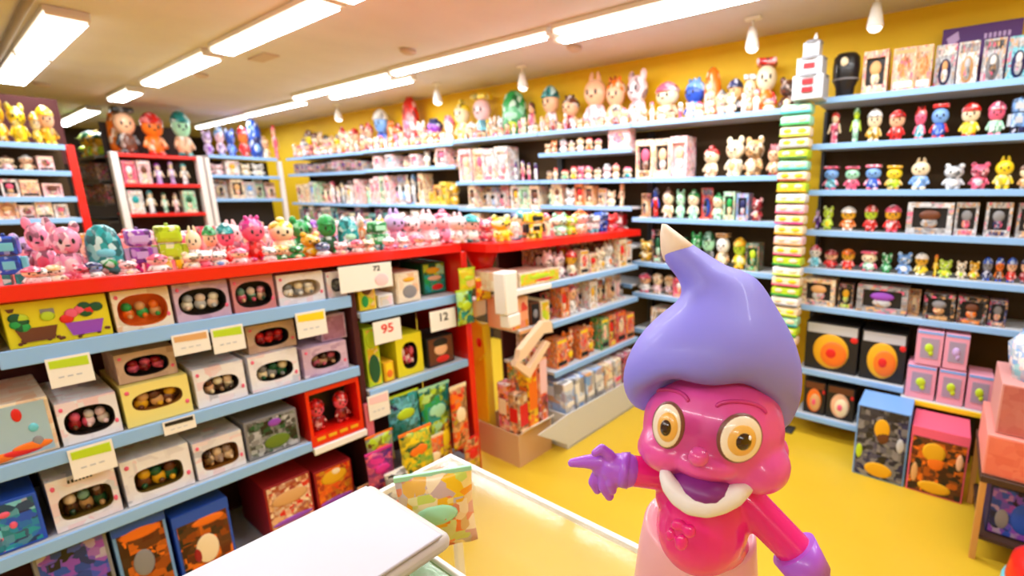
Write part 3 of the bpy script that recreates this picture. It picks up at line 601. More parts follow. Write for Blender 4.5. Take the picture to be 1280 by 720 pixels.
# ---- black boxes with round orange windows
def disc_box(t, w, h, d, body, header, ring, core, core2):
    bm = nb(); box(bm, -w/2, w/2, 0, d, 0, h, 0, 0.003); obj('carton_body', bm, card(body), t)
    bm = nb(); box(bm, -w/2+0.01, w/2-0.01, -0.003, -0.0002, h*0.78, h*0.97); obj('header_print', bm, card(header), t)
    bm = nb(); ell(bm, (0, -0.001, h*0.42), (w*0.34, 0.012, h*0.36), 0, 24); o = obj('round_picture', bm, card(ring), t)
    bm = nb(); ell(bm, (w*0.06, -0.01, h*0.38), (w*0.25, 0.012, h*0.26), 0, 20); obj('picture_center', bm, card(core), o)
    bm = nb(); ell(bm, (w*0.02, -0.02, h*0.4), (w*0.1, 0.006, h*0.1), 0, 14); obj('picture_detail', bm, card(core2), o)
    bm = nb(); ell(bm, (w*0.42, -0.003, h*0.72), (w*0.07, 0.006, h*0.06), 0, 12); obj('corner_seal', bm, card('red'), t)
for i, (u0, u1, vt) in enumerate(((1004, 1070, 400), (1072, 1139, 411))):
    z = 0.44+B; x0, x1 = gx(u0, YS+0.03, z), gx(u1, YS+0.03, z); h = gz(vt, x0, YS+0.03)-z
    x1 = min(x1, -0.145) if i else x1
    t = empty('round_window_box', ((x0+x1)/2, YS+0.03, z), 0, ['black box with an orange disc picture, left one on the low blue shelf', 'black box with an orange disc picture beside the pink boxes'][i], 'toy box', 'black boxes with orange discs')
    disc_box(t, x1-x0-0.006, min(h, 0.36), 0.2, 'black', 'silver', 'gold', 'orange', 'red')
for i, (u0, u1, vt, a, b) in enumerate(((1003, 1030, 474, 'orange', 'tan'), (1031, 1066, 480, 'peach', 'cream'))):
    z = 0.13+B; x0, x1 = gx(u0, YS+0.03, z), gx(u1, YS+0.03, z); h = gz(vt, x0, YS+0.03)-z
    t = empty('round_window_box', ((x0+x1)/2, YS+0.03, z), 0, ['black box with an orange doll picture on the lowest blue shelf', 'black box with a pale doll picture on the lowest blue shelf'][i], 'toy box', 'dark doll boxes on the lowest shelf')
    disc_box(t, x1-x0-0.004, h, 0.2, 'black', 'brown', a, b, 'rose')
# pink boxes on the yellow ledge
pk = [(1130, 1167, 456, 0), (1169, 1203, 464, 0), (1205, 1237, 471, 0), (1142, 1176, 409, 1), (1177, 1208, 416, 1)]
for i, (u0, u1, vt, lv) in enumerate(pk):
    y = YS-0.02; z = 0.40+B+lv*0.205; x0, x1 = gx(u0, y, z), gx(u1, y, z); h = 0.2
    if lv == 0: x0 += 0.0
    t = empty('small_figure_box', ((x0+x1)/2, y, z), 0, '%s pink and grey box with a yellow figure window, %s row of the yellow ledge' % (['left', 'middle', 'right', 'left', 'right'][i], ['lower', 'upper'][lv]), 'toy box', 'pink boxes on the yellow ledge')
    w = x1-x0-0.004
    bm = nb(); box(bm, -w/2, w/2, 0, 0.16, 0, h-0.003, 0, 0.003); obj('carton_body', bm, mat('card_dustypink', (235, 160, 185), 0.5), t)
    bm = nb(); box(bm, -w*0.32, w*0.36, -0.003, -0.0002, h*0.2, h*0.78, 0); o = obj('window_panel', bm, mat('card_lavgrey', (165, 150, 175), 0.35), t)
    bm = nb(); ell(bm, (0, -0.004, h*0.5), (w*0.17, 0.008, h*0.13), 0, 12); ell(bm, (0.01, -0.004, h*0.36), (w*0.1, 0.007, h*0.08), 0, 10); obj('figure_picture', bm, card('lime' if i != 4 else 'lilac'), o)
    bm = nb(); box(bm, -w*0.48, w*0.48, -0.002, -0.0002, h*0.9, h*0.97); obj('header_print', bm, card('sky'), t)
# crates by the floor on the right
def art_box(name, x0, x1, y0, y1, z0, z1, front, top, label, group=None, face='-y', band=None, cat='toy box', rz=0, figs=()):
    t = empty(name, ((x0+x1)/2, (y0+y1)/2, z0), rz, label, cat, group); w, d, h = (x1-x0)/2, (y1-y0)/2, z1-z0
    bm = nb(); box(bm, -w, w, -d, d, 0, h, 0, 0.003); obj('carton_body', bm, top, t)
    bm = nb()
    e = 0.0025
    if face == '-y': box(bm, -w+0.008, w-0.008, -d-e, -d-0.0002, 0.008, h-0.008)
    else: box(bm, w+0.0002, w+e, -d+0.008, d-0.008, 0.008, h-0.008)
    o = obj('printed_front', bm, front, t)
    for (a, b, ra, rb, m) in figs:
        bm = nb()
        if face == '-y': ell(bm, (a*w, -d-e, b*h), (ra*w, 0.004, rb*h), 0, 14)
        else: ell(bm, (w+e, a*d, b*h), (0.004, ra*d, rb*h), 0, 14)
        obj('picture', bm, m, o)
    if band:
        bm = nb()
        if face == '-y': box(bm, -w, w, -d-0.004, -d-0.0026, h*0.86, h)
        else: box(bm, w+0.0026, w+0.004, -d, d, h*0.86, h)
        obj('title_band', bm, band, o)
    return t
A_dark1 = art('art_dark_blue', ['black', 'navy', 'grey', 'black', (60, 60, 80), 'black'], 14)
A_dark2 = art('art_dark_orange', ['black', 'brown', (90, 25, 10), 'orange', 'black', (60, 20, 10)], 16)
A_mix = art('art_mix', ['red', 'cream', 'green', 'orange', 'grey', 'yellow', 'teal', 'white'], 22)
A_warm = art('art_warm', ['peach', 'red', 'cream', 'orange', 'brown', 'rose', 'white'], 14)
A_soft = art('art_soft', ['white', 'palepink', 'silver', 'cream', 'grey', 'peach'], 10)
A_green = art('art_green', ['green', 'teal', 'darkgreen', 'lime', 'mint'], 16)
A_yel = art('art_yellow', ['yellow', 'lime', 'gold', 'cream'], 14)
A_fire = art('art_fire', ['red', 'orange', 'yellow', 'crimson'], 18)
A_sea = art('art_sea', ['blue', 'teal', 'navy', 'aqua', 'rose', 'darkgreen'], 20)
A_navy = art('art_navy', ['navy', 'black', 'blue', 'violet', 'silver'], 14)
A_rosebag = art('art_rosebag', ['magenta', 'purple', 'rose', 'grey'], 18)
xa, xb, xc, xd = -0.335, -0.075, -0.065, 0.19
art_box('figure_carton', xa, xb, 2.665, 2.90, 0, 0.42, A_dark1, card('sky'), 'dark box with a light blue top on the floor left of the red one', 'boxes on the floor at the right', figs=[(0.0, 0.72, 0.3, 0.14, card('gold')), (0.05, 0.62, 0.24, 0.1, card('brown')), (0.0, 0.14, 0.55, 0.1, card('gold')), (0.72, 0.55, 0.14, 0.1, card('silver')), (-0.8, 0.35, 0.13, 0.1, card('lime'))])
art_box('figure_carton', xc, xd, 2.665, 2.90, 0, 0.37, A_dark2, card('rose'), 'dark box with flame coloured print and pink top on the floor', 'boxes on the floor at the right', band=card('rose'), figs=[(-0.15, 0.66, 0.42, 0.14, card('gold')), (-0.05, 0.5, 0.3, 0.1, card('orange')), (0.0, 0.13, 0.6, 0.09, card('gold')), (0.75, 0.6, 0.12, 0.12, card('peach')), (-0.75, 0.3, 0.12, 0.15, card('tan'))])
# low table at far right with navy box, pink cartons, pale bag
t = empty('low_wooden_table', (0.42, 2.45, 0), 0, 'low table with tan wooden legs at the right edge under pink cartons', 'table')
bm = nb(); box(bm, -0.21, 0.3, -0.2, 0.28, 0.37, 0.4, 0, 0.004); obj('table_top', bm, mat('dark_wood', (70, 45, 30), 0.6), t)
M_tan = mat('tan_wood', (205, 150, 80), 0.5)
for (a, b) in ((-0.195, -0.185), (-0.195, 0.26), (0.285, -0.185), (0.285, 0.26)):
    bm = nb(); box(bm, a-0.012, a+0.012, b-0.012, b+0.012, 0, 0.37, 0, 0.002); obj('leg', bm, M_tan, t)
bm = nb(); box(bm, -0.19, 0.28, -0.19, 0.26, 0.1, 0.115); obj('lower_shelf', bm, mat('dark_wood', (70, 45, 30), 0.6), t)
art_box('figure_carton', 0.26, 0.66, 2.31, 2.6, 0.116, 0.345, A_navy, card('navy'), 'navy box with violet streaks on the low table shelf', figs=[(-0.4, 0.45, 0.22, 0.3, card('blue')), (-0.75, 0.35, 0.12, 0.2, card('grey'))])
art_box('stacked_carton', 0.215, 0.68, 2.27, 2.66, 0.4, 0.58, art('art_coral', [(235, 110, 95), (240, 130, 110), (225, 95, 80)], 8), mat('card_salmon', (240, 150, 140), 0.5), 'coral carton lowest of the pile on the low table', 'pink cartons at the right edge', figs=[(0.5, 0.75, 0.4, 0.06, card('white'))])
art_box('stacked_carton', 0.24, 0.66, 2.3, 2.62, 0.582, 0.80, art('art_dusty', [(205, 120, 115), (190, 100, 100), (220, 150, 145)], 10), mat('card_dusty', (215, 150, 145), 0.5), 'dusty pink carton standing on the coral carton', 'pink cartons at the right edge')
t = empty('clear_gift_bag', (0.44, 2.46, 0.803), 0, 'crumpled pale blue clear bag on top of the pink cartons', 'bag')
bm = nb(); lathe(bm, [(0.17, 0), (0.19, 0.06), (0.185, 0.14), (0.14, 0.2), (0.1, 0.25), (0.13, 0.3)], seg=14, sy=0.8)
for v in bm.verts: v.co += Vector((RND.uniform(-1, 1), RND.uniform(-1, 1), RND.uniform(-.5, .5)))*0.014
obj('bag_film', bm, art('art_bag_ice', ['white', 'aqua', 'silver', 'sky', 'white', 'palepink'], 20, 0.2), t)
bm = nb(); lathe(bm, [(0.104, 0.245), (0.112, 0.25), (0.104, 0.262)], seg=14, sy=0.8); obj('bag_tie', bm, card('blue'), t)
# red toy with light blue rim at the bottom right corner
p = on(1296, 765, 2, 0.0)
t = empty('red_toy_drum', (p.x+0.02, p.y, 0), 0.3, 'red rounded toy with a light blue rim at the bottom right corner', 'toy')
bm = nb(); lathe(bm, [(0.1, 0), (0.13, 0.02), (0.135, 0.1), (0.12, 0.2), (0.08, 0.24)]); obj('toy_body', bm, vin('red'), t)
bm = nb(); lathe(bm, [(0.137, 0.03), (0.145, 0.045), (0.143, 0.1), (0.137, 0.11)]); obj('rim', bm, vin('aqua'), t)
bm = nb(); lathe(bm, [(0.08, 0.24), (0.075, 0.26), (0.03, 0.27)]); obj('lid', bm, vin('lime'), t)

# ------------------------------------------------------------------ far left units
def far_unit(name, x, y0, y1, zs, ztop, label, rail, board, post, back, depth=0.45):
    t = empty(name, (x-depth/2, (y0+y1)/2, 0), 0, label, 'shelving'); L = t.location
    bm = nb(); box(bm, x-depth-L.x, x-depth+0.015-L.x, y0-L.y, y1-L.y, 0, ztop); obj('back_panel', bm, back, t)
    for y in (y0, y1):
        bm = nb(); box(bm, x-0.05-L.x, x+0.015-L.x, y-0.022-L.y, y+0.022-L.y, 0, ztop, 0, 0.004); obj('post', bm, post, t)
    for z in zs: shelf_part(t, x-depth+0.016, x-0.001, y0+0.023, y1-0.023, z, '+x', 0.04, rail, board)
    return t
XF1 = -6.0
za = [gz(v, XF1, 0.7) for v in (184, 217, 249, 275)]
ye = gy(95, XF1, 1.7)
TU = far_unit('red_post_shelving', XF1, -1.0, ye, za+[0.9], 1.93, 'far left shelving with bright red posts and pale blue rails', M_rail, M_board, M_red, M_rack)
for i, z in enumerate(za):
    if i == 0: continue
    row('y', XF1, z+B, -0.1, ye-0.03, (0.07, 0.10), (0.10, 0.135), ['window_box', 'bun_hair_figure', 'printed_carton'], [('cream', 'peach', 'white'), ('palepink', 'cream', 'brown'), ('white', 'tan', 'rose'), ('peach', 'cream', 'tan')], 'red post unit %s shelf' % ['top', 'second', 'third', 'fourth'][i], dep=0.16)
for i, (u, w, vt, c, k) in enumerate(((4, 22, 122, ('gold', 'yellow', 'yellow'), 'bear_figure'), (28, 26, 128, ('yellow', 'gold', 'yellow'), 'bear_figure'), (50, 14, 140, ('yellow', 'cream', 'gold'), 'capped_figure'), (64, 24, 132, ('gold', 'peach', 'yellow'), 'capped_figure'), (-18, 22, 124, ('gold', 'yellow', 'yellow'), 'rabbit_figure'))):
    z = za[0]+B; y = gy(u, XF1-0.12, z); ww = gy(u+w/2, XF1-.12, z)-gy(u-w/2, XF1-.12, z)
    figure(k, (XF1-0.12, y, z), ww, gz(vt, XF1-0.12, y)-z, c, '%s %s, %s from the left on the red post unit top' % (word(c[0]), KINDS[k][0], nth(i)), 'yellow figures on the red post unit', PI/2, True, dep=0.2)
# dark maroon header board behind the yellow figures
bm = nb(); box(bm, -6.55, -6.5, -1.0, ye+0.05, 1.8, 2.33)
for v in bm.verts: v.co -= TU.location
obj('header_board', bm, M_maroon, TU)
# second far unit: red shelves, white slanted posts
XF2 = -8.0
zb2 = [gz(v, XF2, 1.7) for v in (196, 232, 268)]
y0, y1 = 1.33, 1.99
t = empty('red_shelf_unit', (XF2-0.3, (y0+y1)/2, 0), 0, 'far shelf unit with red shelves between two white posts', 'shelving'); L = t.location
for z in zb2+[0.95]: shelf_part(t, XF2-0.6, XF2, y0, y1, z, '+x', 0.04, M_red, M_red)
for y in (y0-0.03, y1+0.03):
    bm = nb(); box(bm, 0.2, 0.33, y-0.03-L.y, y+0.03-L.y, 0, zb2[0]+0.03, 0, 0.01); obj('post', bm, mat('white_lacquer', (240, 230, 228), 0.4), t)
bm = nb(); box(bm, -0.315, -0.3, y0-L.y, y1-L.y, 0, zb2[0]+0.4); obj('back_panel', bm, M_dark, t)
for (u, w, vt, k, c, ph) in ((152, 26, 138, 'dome_toy', ('orange', 'tan', 'black'), 'orange monster toy leaning at the left end of red shelf unit'), (163, 36, 134, 'flat_top_figure', ('brown', 'peach', 'black'), 'peach faced figure with flat black hat on the red shelf unit'), (197, 36, 140, 'capped_figure', ('orange', 'orange', 'red'), 'big orange figure in a red cap on the red shelf unit'), (233, 30, 138, 'capped_figure', ('peach', 'mint', 'teal'), 'peach and mint figure in a teal cap on red shelf unit')):
    z = zb2[0]+B; xx = XF2-0.2 if u != 152 else XF2-0.42; y = gy(u, xx, z); ww = (gy(u+w/2, xx, z)-gy(u-w/2, xx, z))*0.85
    figure(k, (xx, y, z), ww, gz(vt, xx, y)-z, c, ph, 'large figures on the red shelf unit', PI/2, True, dep=0.22)
for i, z in enumerate(zb2[1:]):
    row('y', XF2, z+B, y0+0.02, y1-0.01, (0.09, 0.12), (0.24, 0.29), ['slim_figure', 'window_box', 'slim_figure'], [('white', 'cream', 'teal'), ('rose', 'peach', 'white'), ('mint', 'cream', 'darkgreen'), ('palepink', 'cream', 'brown'), ('lilac', 'cream', 'violet')], 'red unit %s shelf' % ['middle', 'lower'][i], dep=0.12)
# side of that unit: dark shelves reaching back
t = empty('dark_side_shelving', (-9.2, 1.45, 0), 0, 'dark shelving in the gap between the two far left units', 'shelving'); L = t.location
for z in (1.98, 1.7, 1.42, 1.2): shelf_part(t, -10.2, -8.7, 1.27, 1.62, z, '-y', 0.04, mat('dull_grey_rail', (110, 105, 100), 0.6), mat('dull_grey_board', (95, 90, 85), 0.6))
bm = nb(); box(bm, -1.0, 0.5, 0.18, 0.2, 0, 2.0); obj('back_panel', bm, M_dark, t)
for z, nmz in ((1.7, 'upper'), (1.42, 'lower')): row('x', 1.27, z+B, -10.1, -8.75, (0.18, 0.24), (0.2, 0.24), ['window_box'], [('grey', 'black', 'brown'), ('brown', 'grey', 'tan')], '%s dark side shelf' % nmz, dep=0.2)
row('x', 1.27, 1.98+B, -10.1, -8.75, (0.2, 0.26), (0.2, 0.35), ['bear_figure', 'capped_figure'], [('gold', 'yellow', 'lime'), ('lime', 'gold', 'darkgreen')], 'top of dark side shelving', dep=0.2)
# third far unit up to the corner
zc3 = [gz(v, XF2, 2.4) for v in (197, 221, 250)]
far_unit('corner_shelving', XF2, 2.09, 2.86, zc3+[0.98], 2.0, 'far corner shelving with pale rails left of the back wall', M_rail, M_board, mat('white_lacquer', (240, 230, 228), 0.4), M_dark)
for i, (u, w, vt, k, c) in enumerate(((262, 17, 162, 'bear_figure', ('lilac', 'violet', 'white')), (278, 17, 158, 'spiky_hair_figure', ('lilac', 'palepink', 'sky')), (291, 17, 160, 'bear_figure', ('blue', 'sky', 'blue')), (307, 20, 158, 'capped_figure', ('red', 'orange', 'red')), (322, 22, 148, 'dome_toy', ('blue', 'navy', 'sky')), (333, 16, 170, 'bun_hair_figure', ('cream', 'peach', 'tan')), (347, 15, 156, 'slim_figure', ('rose', 'peach', 'red')))):
    z = zc3[0]+B; y = gy(u, XF2-0.15, z); ww = (gy(u+w/2, XF2-.15, z)-gy(u-w/2, XF2-.15, z))*0.72
    figure(k, (XF2-0.15, y, z), ww, gz(vt, XF2-0.15, y)-z, c, '%s %s, %s from left on top of the far corner unit' % (word(c[0]), KINDS[k][0], nth(i)), 'figures on the far corner unit', PI/2, True, dep=0.14)
for i, z in enumerate(zc3[1:]):
    row('y', XF2, z+B, 2.13, 2.83, (0.1, 0.15), (0.14, 0.2) if i == 0 else (0.22, 0.27), ['bear_figure', 'window_box'] if i == 0 else ['window_box', 'slim_figure', 'blister_pack'], SOFT+[('gold', 'cream', 'brown')], 'far corner unit %s shelf' % ['second', 'third'][i], dep=0.13)

# ------------------------------------------------------------------ front gondola (faces +X)
XG = -2.15; ZR = 1.29
t = empty('gondola_shelving', (XG-0.45, 0.4, 0), 0, 'long gondola with red top and pale blue shelf rails at the left', 'shelving'); L = t.location
GB = XG-0.46
bm = nb(); box(bm, GB-0.02-L.x, GB-L.x, -1.2-L.y, 1.5-L.y, 0, ZR-0.03); obj('back_panel', bm, M_maroon, t)
bm = nb(); box(bm, XG-0.95-L.x, XG+0.0-L.x, -1.2-L.y, 1.5-L.y, ZR-0.03, ZR, 0, 0.004); obj('top_board', bm, M_red, t)
bm = nb(); box(bm, XG-0.0-L.x, XG+0.02-L.x, -1.2-L.y, 1.5-L.y, ZR-0.032, ZR+0.014, 0, 0.005); obj('red_edge_strip', bm, M_red, t)
for y, m, zlo in ((0.035, M_post, 1.13), (0.968, M_maroon, 0), (1.515, M_red, 0)):
    bm = nb(); box(bm, XG-0.46-L.x, XG-0.012-L.x, y-0.012-L.y, y+0.012-L.y, zlo, ZR-0.031, 0, 0.002); obj('divider_panel', bm, m, t)
bm = nb(); box(bm, XG-0.012-L.x, XG+0.014-L.x, 1.5-L.y, 1.535-L.y, 0, ZR-0.032, 0, 0.004); obj('post', bm, M_red, t, label='bright red end post')
bm = nb(); box(bm, XG-0.012-L.x, XG+0.008-L.x, 0.955-L.y, 0.985-L.y, 0, 0.62, 0, 0.004); obj('post', bm, mat('pink_post', (225, 110, 130), 0.5), t, label='pink post')
shelf_part(t, GB+0.001, XG, 0.055, 0.952, 1.10, '+x', 0.05)
shelf_part(t, GB+0.001, XG, -1.15, 0.952, 0.785, '+x', 0.045)
shelf_part(t, GB+0.001, XG, -1.15, 0.735, 0.522, '+x', 0.04)
shelf_part(t, GB+0.001, XG, 0.74, 0.952, 0.49, '+x', 0.03, card('white'))
shelf_part(t, GB+0.001, XG, -1.15, 0.952, 0.13, '+x', 0.04)
shelf_part(t, GB+0.001, XG, 0.982, 1.498, 1.018, '+x', 0.045); shelf_part(t, GB+0.001, XG, 0.982, 1.498, 0.655, '+x', 0.04)
shelf_part(t, GB+0.001, XG, 0.982, 1.498, 0.06, '+x', 0.04)

def oval_box(y0, y1, z, h, body, inside, label, x=XG-0.02, depth=0.3, group='window boxes on the gondola', oval=(0.36, 0.3), contents=None, oz=0.48, band=None, dots=('rose',), rnd=2.6):
    """carton facing +X with a rounded window cut into its front; built facing -Y then turned"""
    w, H = (y1-y0-0.006), h
    t = empty('window_box', (x, (y0+y1)/2, z), PI/2, label, 'toy box', group)
    bm = nb(); N = 40
    def sup(a, rx, rz, n): 
        c, s = math.cos(a), math.sin(a)
        return (math.copysign(abs(c)**(2/n), c)*rx, math.copysign(abs(s)**(2/n), s)*rz)
    cz = H*oz
    rim, inn, deep, outer = [], [], [], []
    for k in range(N):
        a = 2*PI*(k+0.5)/N; ex, ez = sup(a, w*oval[0], H*oval[1], rnd)
        c, s = math.cos(a), math.sin(a)
        tx = (w/2)/max(abs(c), 1e-6); tz = ((H-cz) if s > 0 else cz)/max(abs(s), 1e-6); tt = min(tx, tz)
        outer.append(bm.verts.new((c*tt, 0, cz+s*tt))); rim.append(bm.verts.new((ex, 0, cz+ez))); inn.append(bm.verts.new((ex, 0.05, cz+ez)))
    for k in range(N):
        j = (k+1) % N
        bm.faces.new((outer[k], outer[j], rim[j], rim[k])).material_index = 0
        bm.faces.new((rim[k], rim[j], inn[j], inn[k])).material_index = 1
    bm.faces.new(inn).material_index = 1
    # the rest of the carton
    c8 = [bm.verts.new(p) for p in ((-w/2, 0.0, 0), (w/2, 0.0, 0), (w/2, 0.0, H), (-w/2, 0.0, H), (-w/2, depth, 0), (w/2, depth, 0), (w/2, depth, H), (-w/2, depth, H))]
    for f in ((0, 1, 5, 4), (1, 2, 6, 5), (2, 3, 7, 6), (3, 0, 4, 7), (4, 5, 6, 7)): bm.faces.new([c8[i] for i in f])
    # corner fillers of the front
    for cx, czz in ((-w/2, 0), (w/2, 0), (w/2, H), (-w/2, H)):
        best = sorted(outer, key=lambda v: (v.co.x-cx)**2+(v.co.z-czz)**2)[:2]
        if (best[0].co-Vector((cx, 0, czz))).length > 1e-4:
            try: bm.faces.new((best[0], best[1], bm.verts.new((cx, 0, czz))))
            except Exception: pass
    me = mesh('carton_body', bm); obj('carton_body', me, [body, inside], t)
    bm = nb(); rr = random.Random(int(abs(y0*1000))+int(z*77))
    m3 = contents or ['peach', 'brown', 'cream']
    n = 3
    for k in range(n):
        px = (k-(n-1)/2)*w*oval[0]*0.55
        dx = rr.uniform(-.2, .2)*w*0.1; ell(bm, (px+dx, 0.034, cz-H*0.1), (w*0.115, 0.014, H*0.15), k % len(m3), 10); ell(bm, (px-dx, 0.032, cz+H*0.07), (w*0.10, 0.016, H*0.12), (k+1) % len(m3), 10); ell(bm, (px+dx*2, 0.018, cz-H*0.16), (w*0.05, 0.01, H*0.06), (k+2) % len(m3), 8)
    obj('packed_figure', bm, [vinp(c) for c in m3], t)
    bm = nb(); a = [bm.verts.new((x_*w*oval[0], 0.004, cz+z_*H*oval[1])) for x_, z_ in [sup(2*PI*k/24, 0.99, 0.98, rnd) for k in range(24)]]; bm.faces.new(a)
    obj('window_film', bm, glass('clear_film', (250, 250, 245), 0.0, 0.1), t)
    if band:
        bm = nb(); 
        for k in range(7): box(bm, -w*0.2+k*w*0.055, -w*0.2+k*w*0.055+w*0.035, -0.0015, -0.0002, H*0.87, H*0.93)
        obj('title_print', bm, band, t)
    if dots:
        bm = nb(); ell(bm, (w*0.43, -0.001, H*0.3), (w*0.035, 0.002, H*0.06), 0, 10); ell(bm, (-w*0.42, -0.001, H*0.85), (w*0.035, 0.002, H*0.05), 0, 10); obj('printed_seal', bm, card(dots[0]), t)
    return t
def yz(u, z, x=XG): return gy(u, x, z)
M_ins_k = mat('inside_black', (35, 25, 25), 0.6); M_ins_o = mat('inside_olive', (110, 85, 20), 0.6); M_ins_m = mat('inside_amber', (140, 85, 20), 0.6); M_ins_w = mat('inside_cream', (225, 205, 190), 0.6)
M_bw = art('print_boxwhite', [(240, 236, 240), (236, 232, 236), (242, 240, 242), (222, 216, 222), (240, 236, 240), (236, 200, 205), (238, 235, 238), (240, 238, 240), (190, 190, 200)], 12); M_bc = art('print_boxcream', [(245, 230, 205), (240, 224, 200), (248, 236, 215), (225, 200, 165), (245, 230, 205), (235, 190, 150), (245, 232, 208)], 12); M_bb = art('print_boxbeige', [(205, 172, 150), (198, 165, 142), (210, 178, 156), (180, 140, 120), (205, 172, 150)], 12); M_by = mat('box_yellow', (228, 215, 30), 0.45); M_bl = art('print_boxlilac', [(205, 172, 195), (198, 165, 190), (215, 185, 205), (180, 145, 175), (205, 172, 195), (230, 210, 220)], 12)
# shelf 1
z1 = 1.10+B+0.003
ya, yb = yz(12, z1), yz(146, z1); h1 = ZR-0.032-z1-0.008
t = empty('wide_yellow_box', (XG-0.02, (ya+yb)/2, z1), PI/2, 'wide bright yellow box with two printed plants at the left end of shelf', 'toy box')
w = yb-ya-0.006; h = min(gz(378, XG, ya)-z1, h1)
bm = nb(); box(bm, -w/2, w/2, 0, 0.3, 0, h, 0, 0.003); obj('carton_body', bm, M_by, t)
for cx in (-0.24, 0.22):
    bm = nb(); tube(bm, (cx*w, -0.001, h*0.12), (cx*w, -0.001, h*0.13), 0.001, 0.001)
    prism(bm, [(cx*w-0.035, h*0.42), (cx*w+0.04, h*0.42), (cx*w+0.03, h*0.12), (cx*w-0.025, h*0.12)], -0.004, -0.0003); obj('printed_pot', bm, card('violet' if cx > 0 else 'brown'), t)
    bm = nb()
    for k in range(7): ell(bm, (cx*w+RND.uniform(-0.035, 0.035), -0.003, h*(0.45+RND.uniform(0, 0.3))), (0.014, 0.003, 0.014), k % 3, 8)
    obj('printed_plant', bm, [card('darkgreen'), card('green') if cx < 0 else card('red'), card('lime') if cx < 0 else card('rose')], t)
    bm = nb(); box(bm, cx*w+0.015, cx*w+0.04, -0.003, -0.0003, h*0.68, h*0.8); obj('printed_flag', bm, card('grey'), t)
bm = nb()
for k in range(16): ell(bm, (RND.uniform(-0.45, 0.48)*w, -0.001, h*RND.uniform(0.06, 0.22)), (0.005, 0.0015, 0.005), 0, 6)
prism(bm, [(-w*0.46, h*0.88), (-w*0.38, h*0.88), (-w*0.40, h*0.80), (-w*0.44, h*0.80)], -0.002, -0.0003); obj('printed_dots', bm, card('brown'), t)
def ob1(u0, u1, vt, z, body, ins, lab, **k):
    y0, y1 = yz(u0, z), yz(u1, z); h = gz(vt, XG, y1 if k.pop('right', 0) else (y0+y1)/2)-z
    mx = k.pop('hmax', 9)
    return oval_box(y0, y1, z, min(h, mx), body, ins, lab, **k)
ob1(148, 222, 358, z1, M_bc, card('orange'), 'cream box with an orange lined window right of the yellow one', oval=(0.44, 0.40), contents=['orange', 'green', 'tan'], hmax=h1)
ob1(224, 294, 350, z1, M_bl, M_ins_k, 'lilac box with a busy oval window, second after the yellow box', oval=(0.44, 0.36), contents=['cream', 'grey', 'peach'], hmax=h1)
ob1(296, 350, 345, z1, mat('box_rosewood', (205, 130, 130), 0.5), M_ins_k, 'dusty rose box with green figure under the red top', oval=(0.44, 0.38), contents=['rose', 'darkgreen', 'peach'], hmax=h1)
ob1(352, 411, 342, z1, M_bw, M_ins_w, 'white box with a cream oval window left of the white price card', oval=(0.42, 0.3), contents=['white', 'grey', 'cream'], hmax=h1)
ob1(413, 438, 340, z1, M_bw, card('navy'), 'narrow white box with a navy spot at the shelf end', oval=(0.3, 0.26), contents=['grey', 'silver'], hmax=h1)
# shelf 2
z2 = 0.785+B+0.002
art_box('figure_carton', XG-0.33, XG-0.02, yz(-60, z2), yz(77, z2), z2, gz(505, XG, yz(40, z2)), mat('card_iceblue', (165, 195, 210), 0.4), M_bc, 'pale blue box with red flowers at the left end of second shelf', 'printed boxes on the gondola', face='+x', figs=[(0.35, 0.78, 0.1, 0.12, card('red')), (0.6, 0.5, 0.1, 0.08, card('aqua')), (0.5, 0.18, 0.4, 0.08, card('orange')), (0.2, 0.12, 0.5, 0.06, card('red')), (-0.2, 0.1, 0.4, 0.08, card('orange')), (0.62, 0.22, 0.12, 0.12, card('grey'))])
ob1(80, 158, 500, z2, M_bw, M_ins_k, 'white box with dark oval window and red figures, second shelf', oval=(0.42, 0.34), contents=['crimson', 'rose', 'brown'])
ob1(161, 246, 478, z2, mat('box_butter', (242, 225, 130), 0.45), M_ins_m, 'butter yellow box with a long amber window, second shelf', oval=(0.38, 0.24), contents=['gold', 'tan', 'brown'], oz=0.55)
ob1(250, 314, 458, z2, M_bw, M_ins_k, 'white box with dark oval window right of the butter yellow one', oval=(0.36, 0.24))
ob1(318, 380, 442, z2, M_bw, M_ins_k, 'white box with dark oval window below the beige box', oval=(0.38, 0.26), contents=['cream', 'grey', 'darkgreen'])
ob1(384, 440, 432, z2, M_bl, M_ins_k, 'pale lilac box with oval window at the right end, second shelf', oval=(0.34, 0.28), contents=['rose', 'peach', 'brown'])
# boxes behind/above them (second layer)
def ob2(u0, u1, vt, zb, body, ins, lab, **k):
    x = XG-0.05; y0, y1 = gy(u0, x, zb), gy(u1, x, zb); h = gz(vt, x, (y0+y1)/2)-zb
    return oval_box(y0, y1, zb, h, body, ins, lab, x=x, depth=0.2, group='boxes stacked on other boxes of the gondola', **k)
def topz(u, vt): 
    y = yz(u, z2); return gz(vt, XG, y)+0.002
ob2(148, 224, 438, topz(203, 478), M_bb, M_ins_k, 'beige box with dark oval window lying on the butter yellow box', oval=(0.38, 0.34), contents=['rose', 'crimson'])
ob2(311, 372, 404, topz(349, 442), M_bb, M_ins_k, 'beige box with dark oval window on the white box near shelf end', oval=(0.36, 0.34), contents=['crimson', 'red'])
y0, y1 = gy(402, XG-0.05, 0.95), 0.945; zq = topz(412, 432)
art_box('figure_carton', XG-0.3, XG-0.05, y0, y1, zq, min(gz(390, XG-0.05, y0), 1.045), art('art_plum', [(150, 95, 120), (175, 120, 145), (130, 75, 100)], 18), M_bl, 'plum coloured carton stacked at the right end, second shelf', 'printed boxes on the gondola', face='+x')
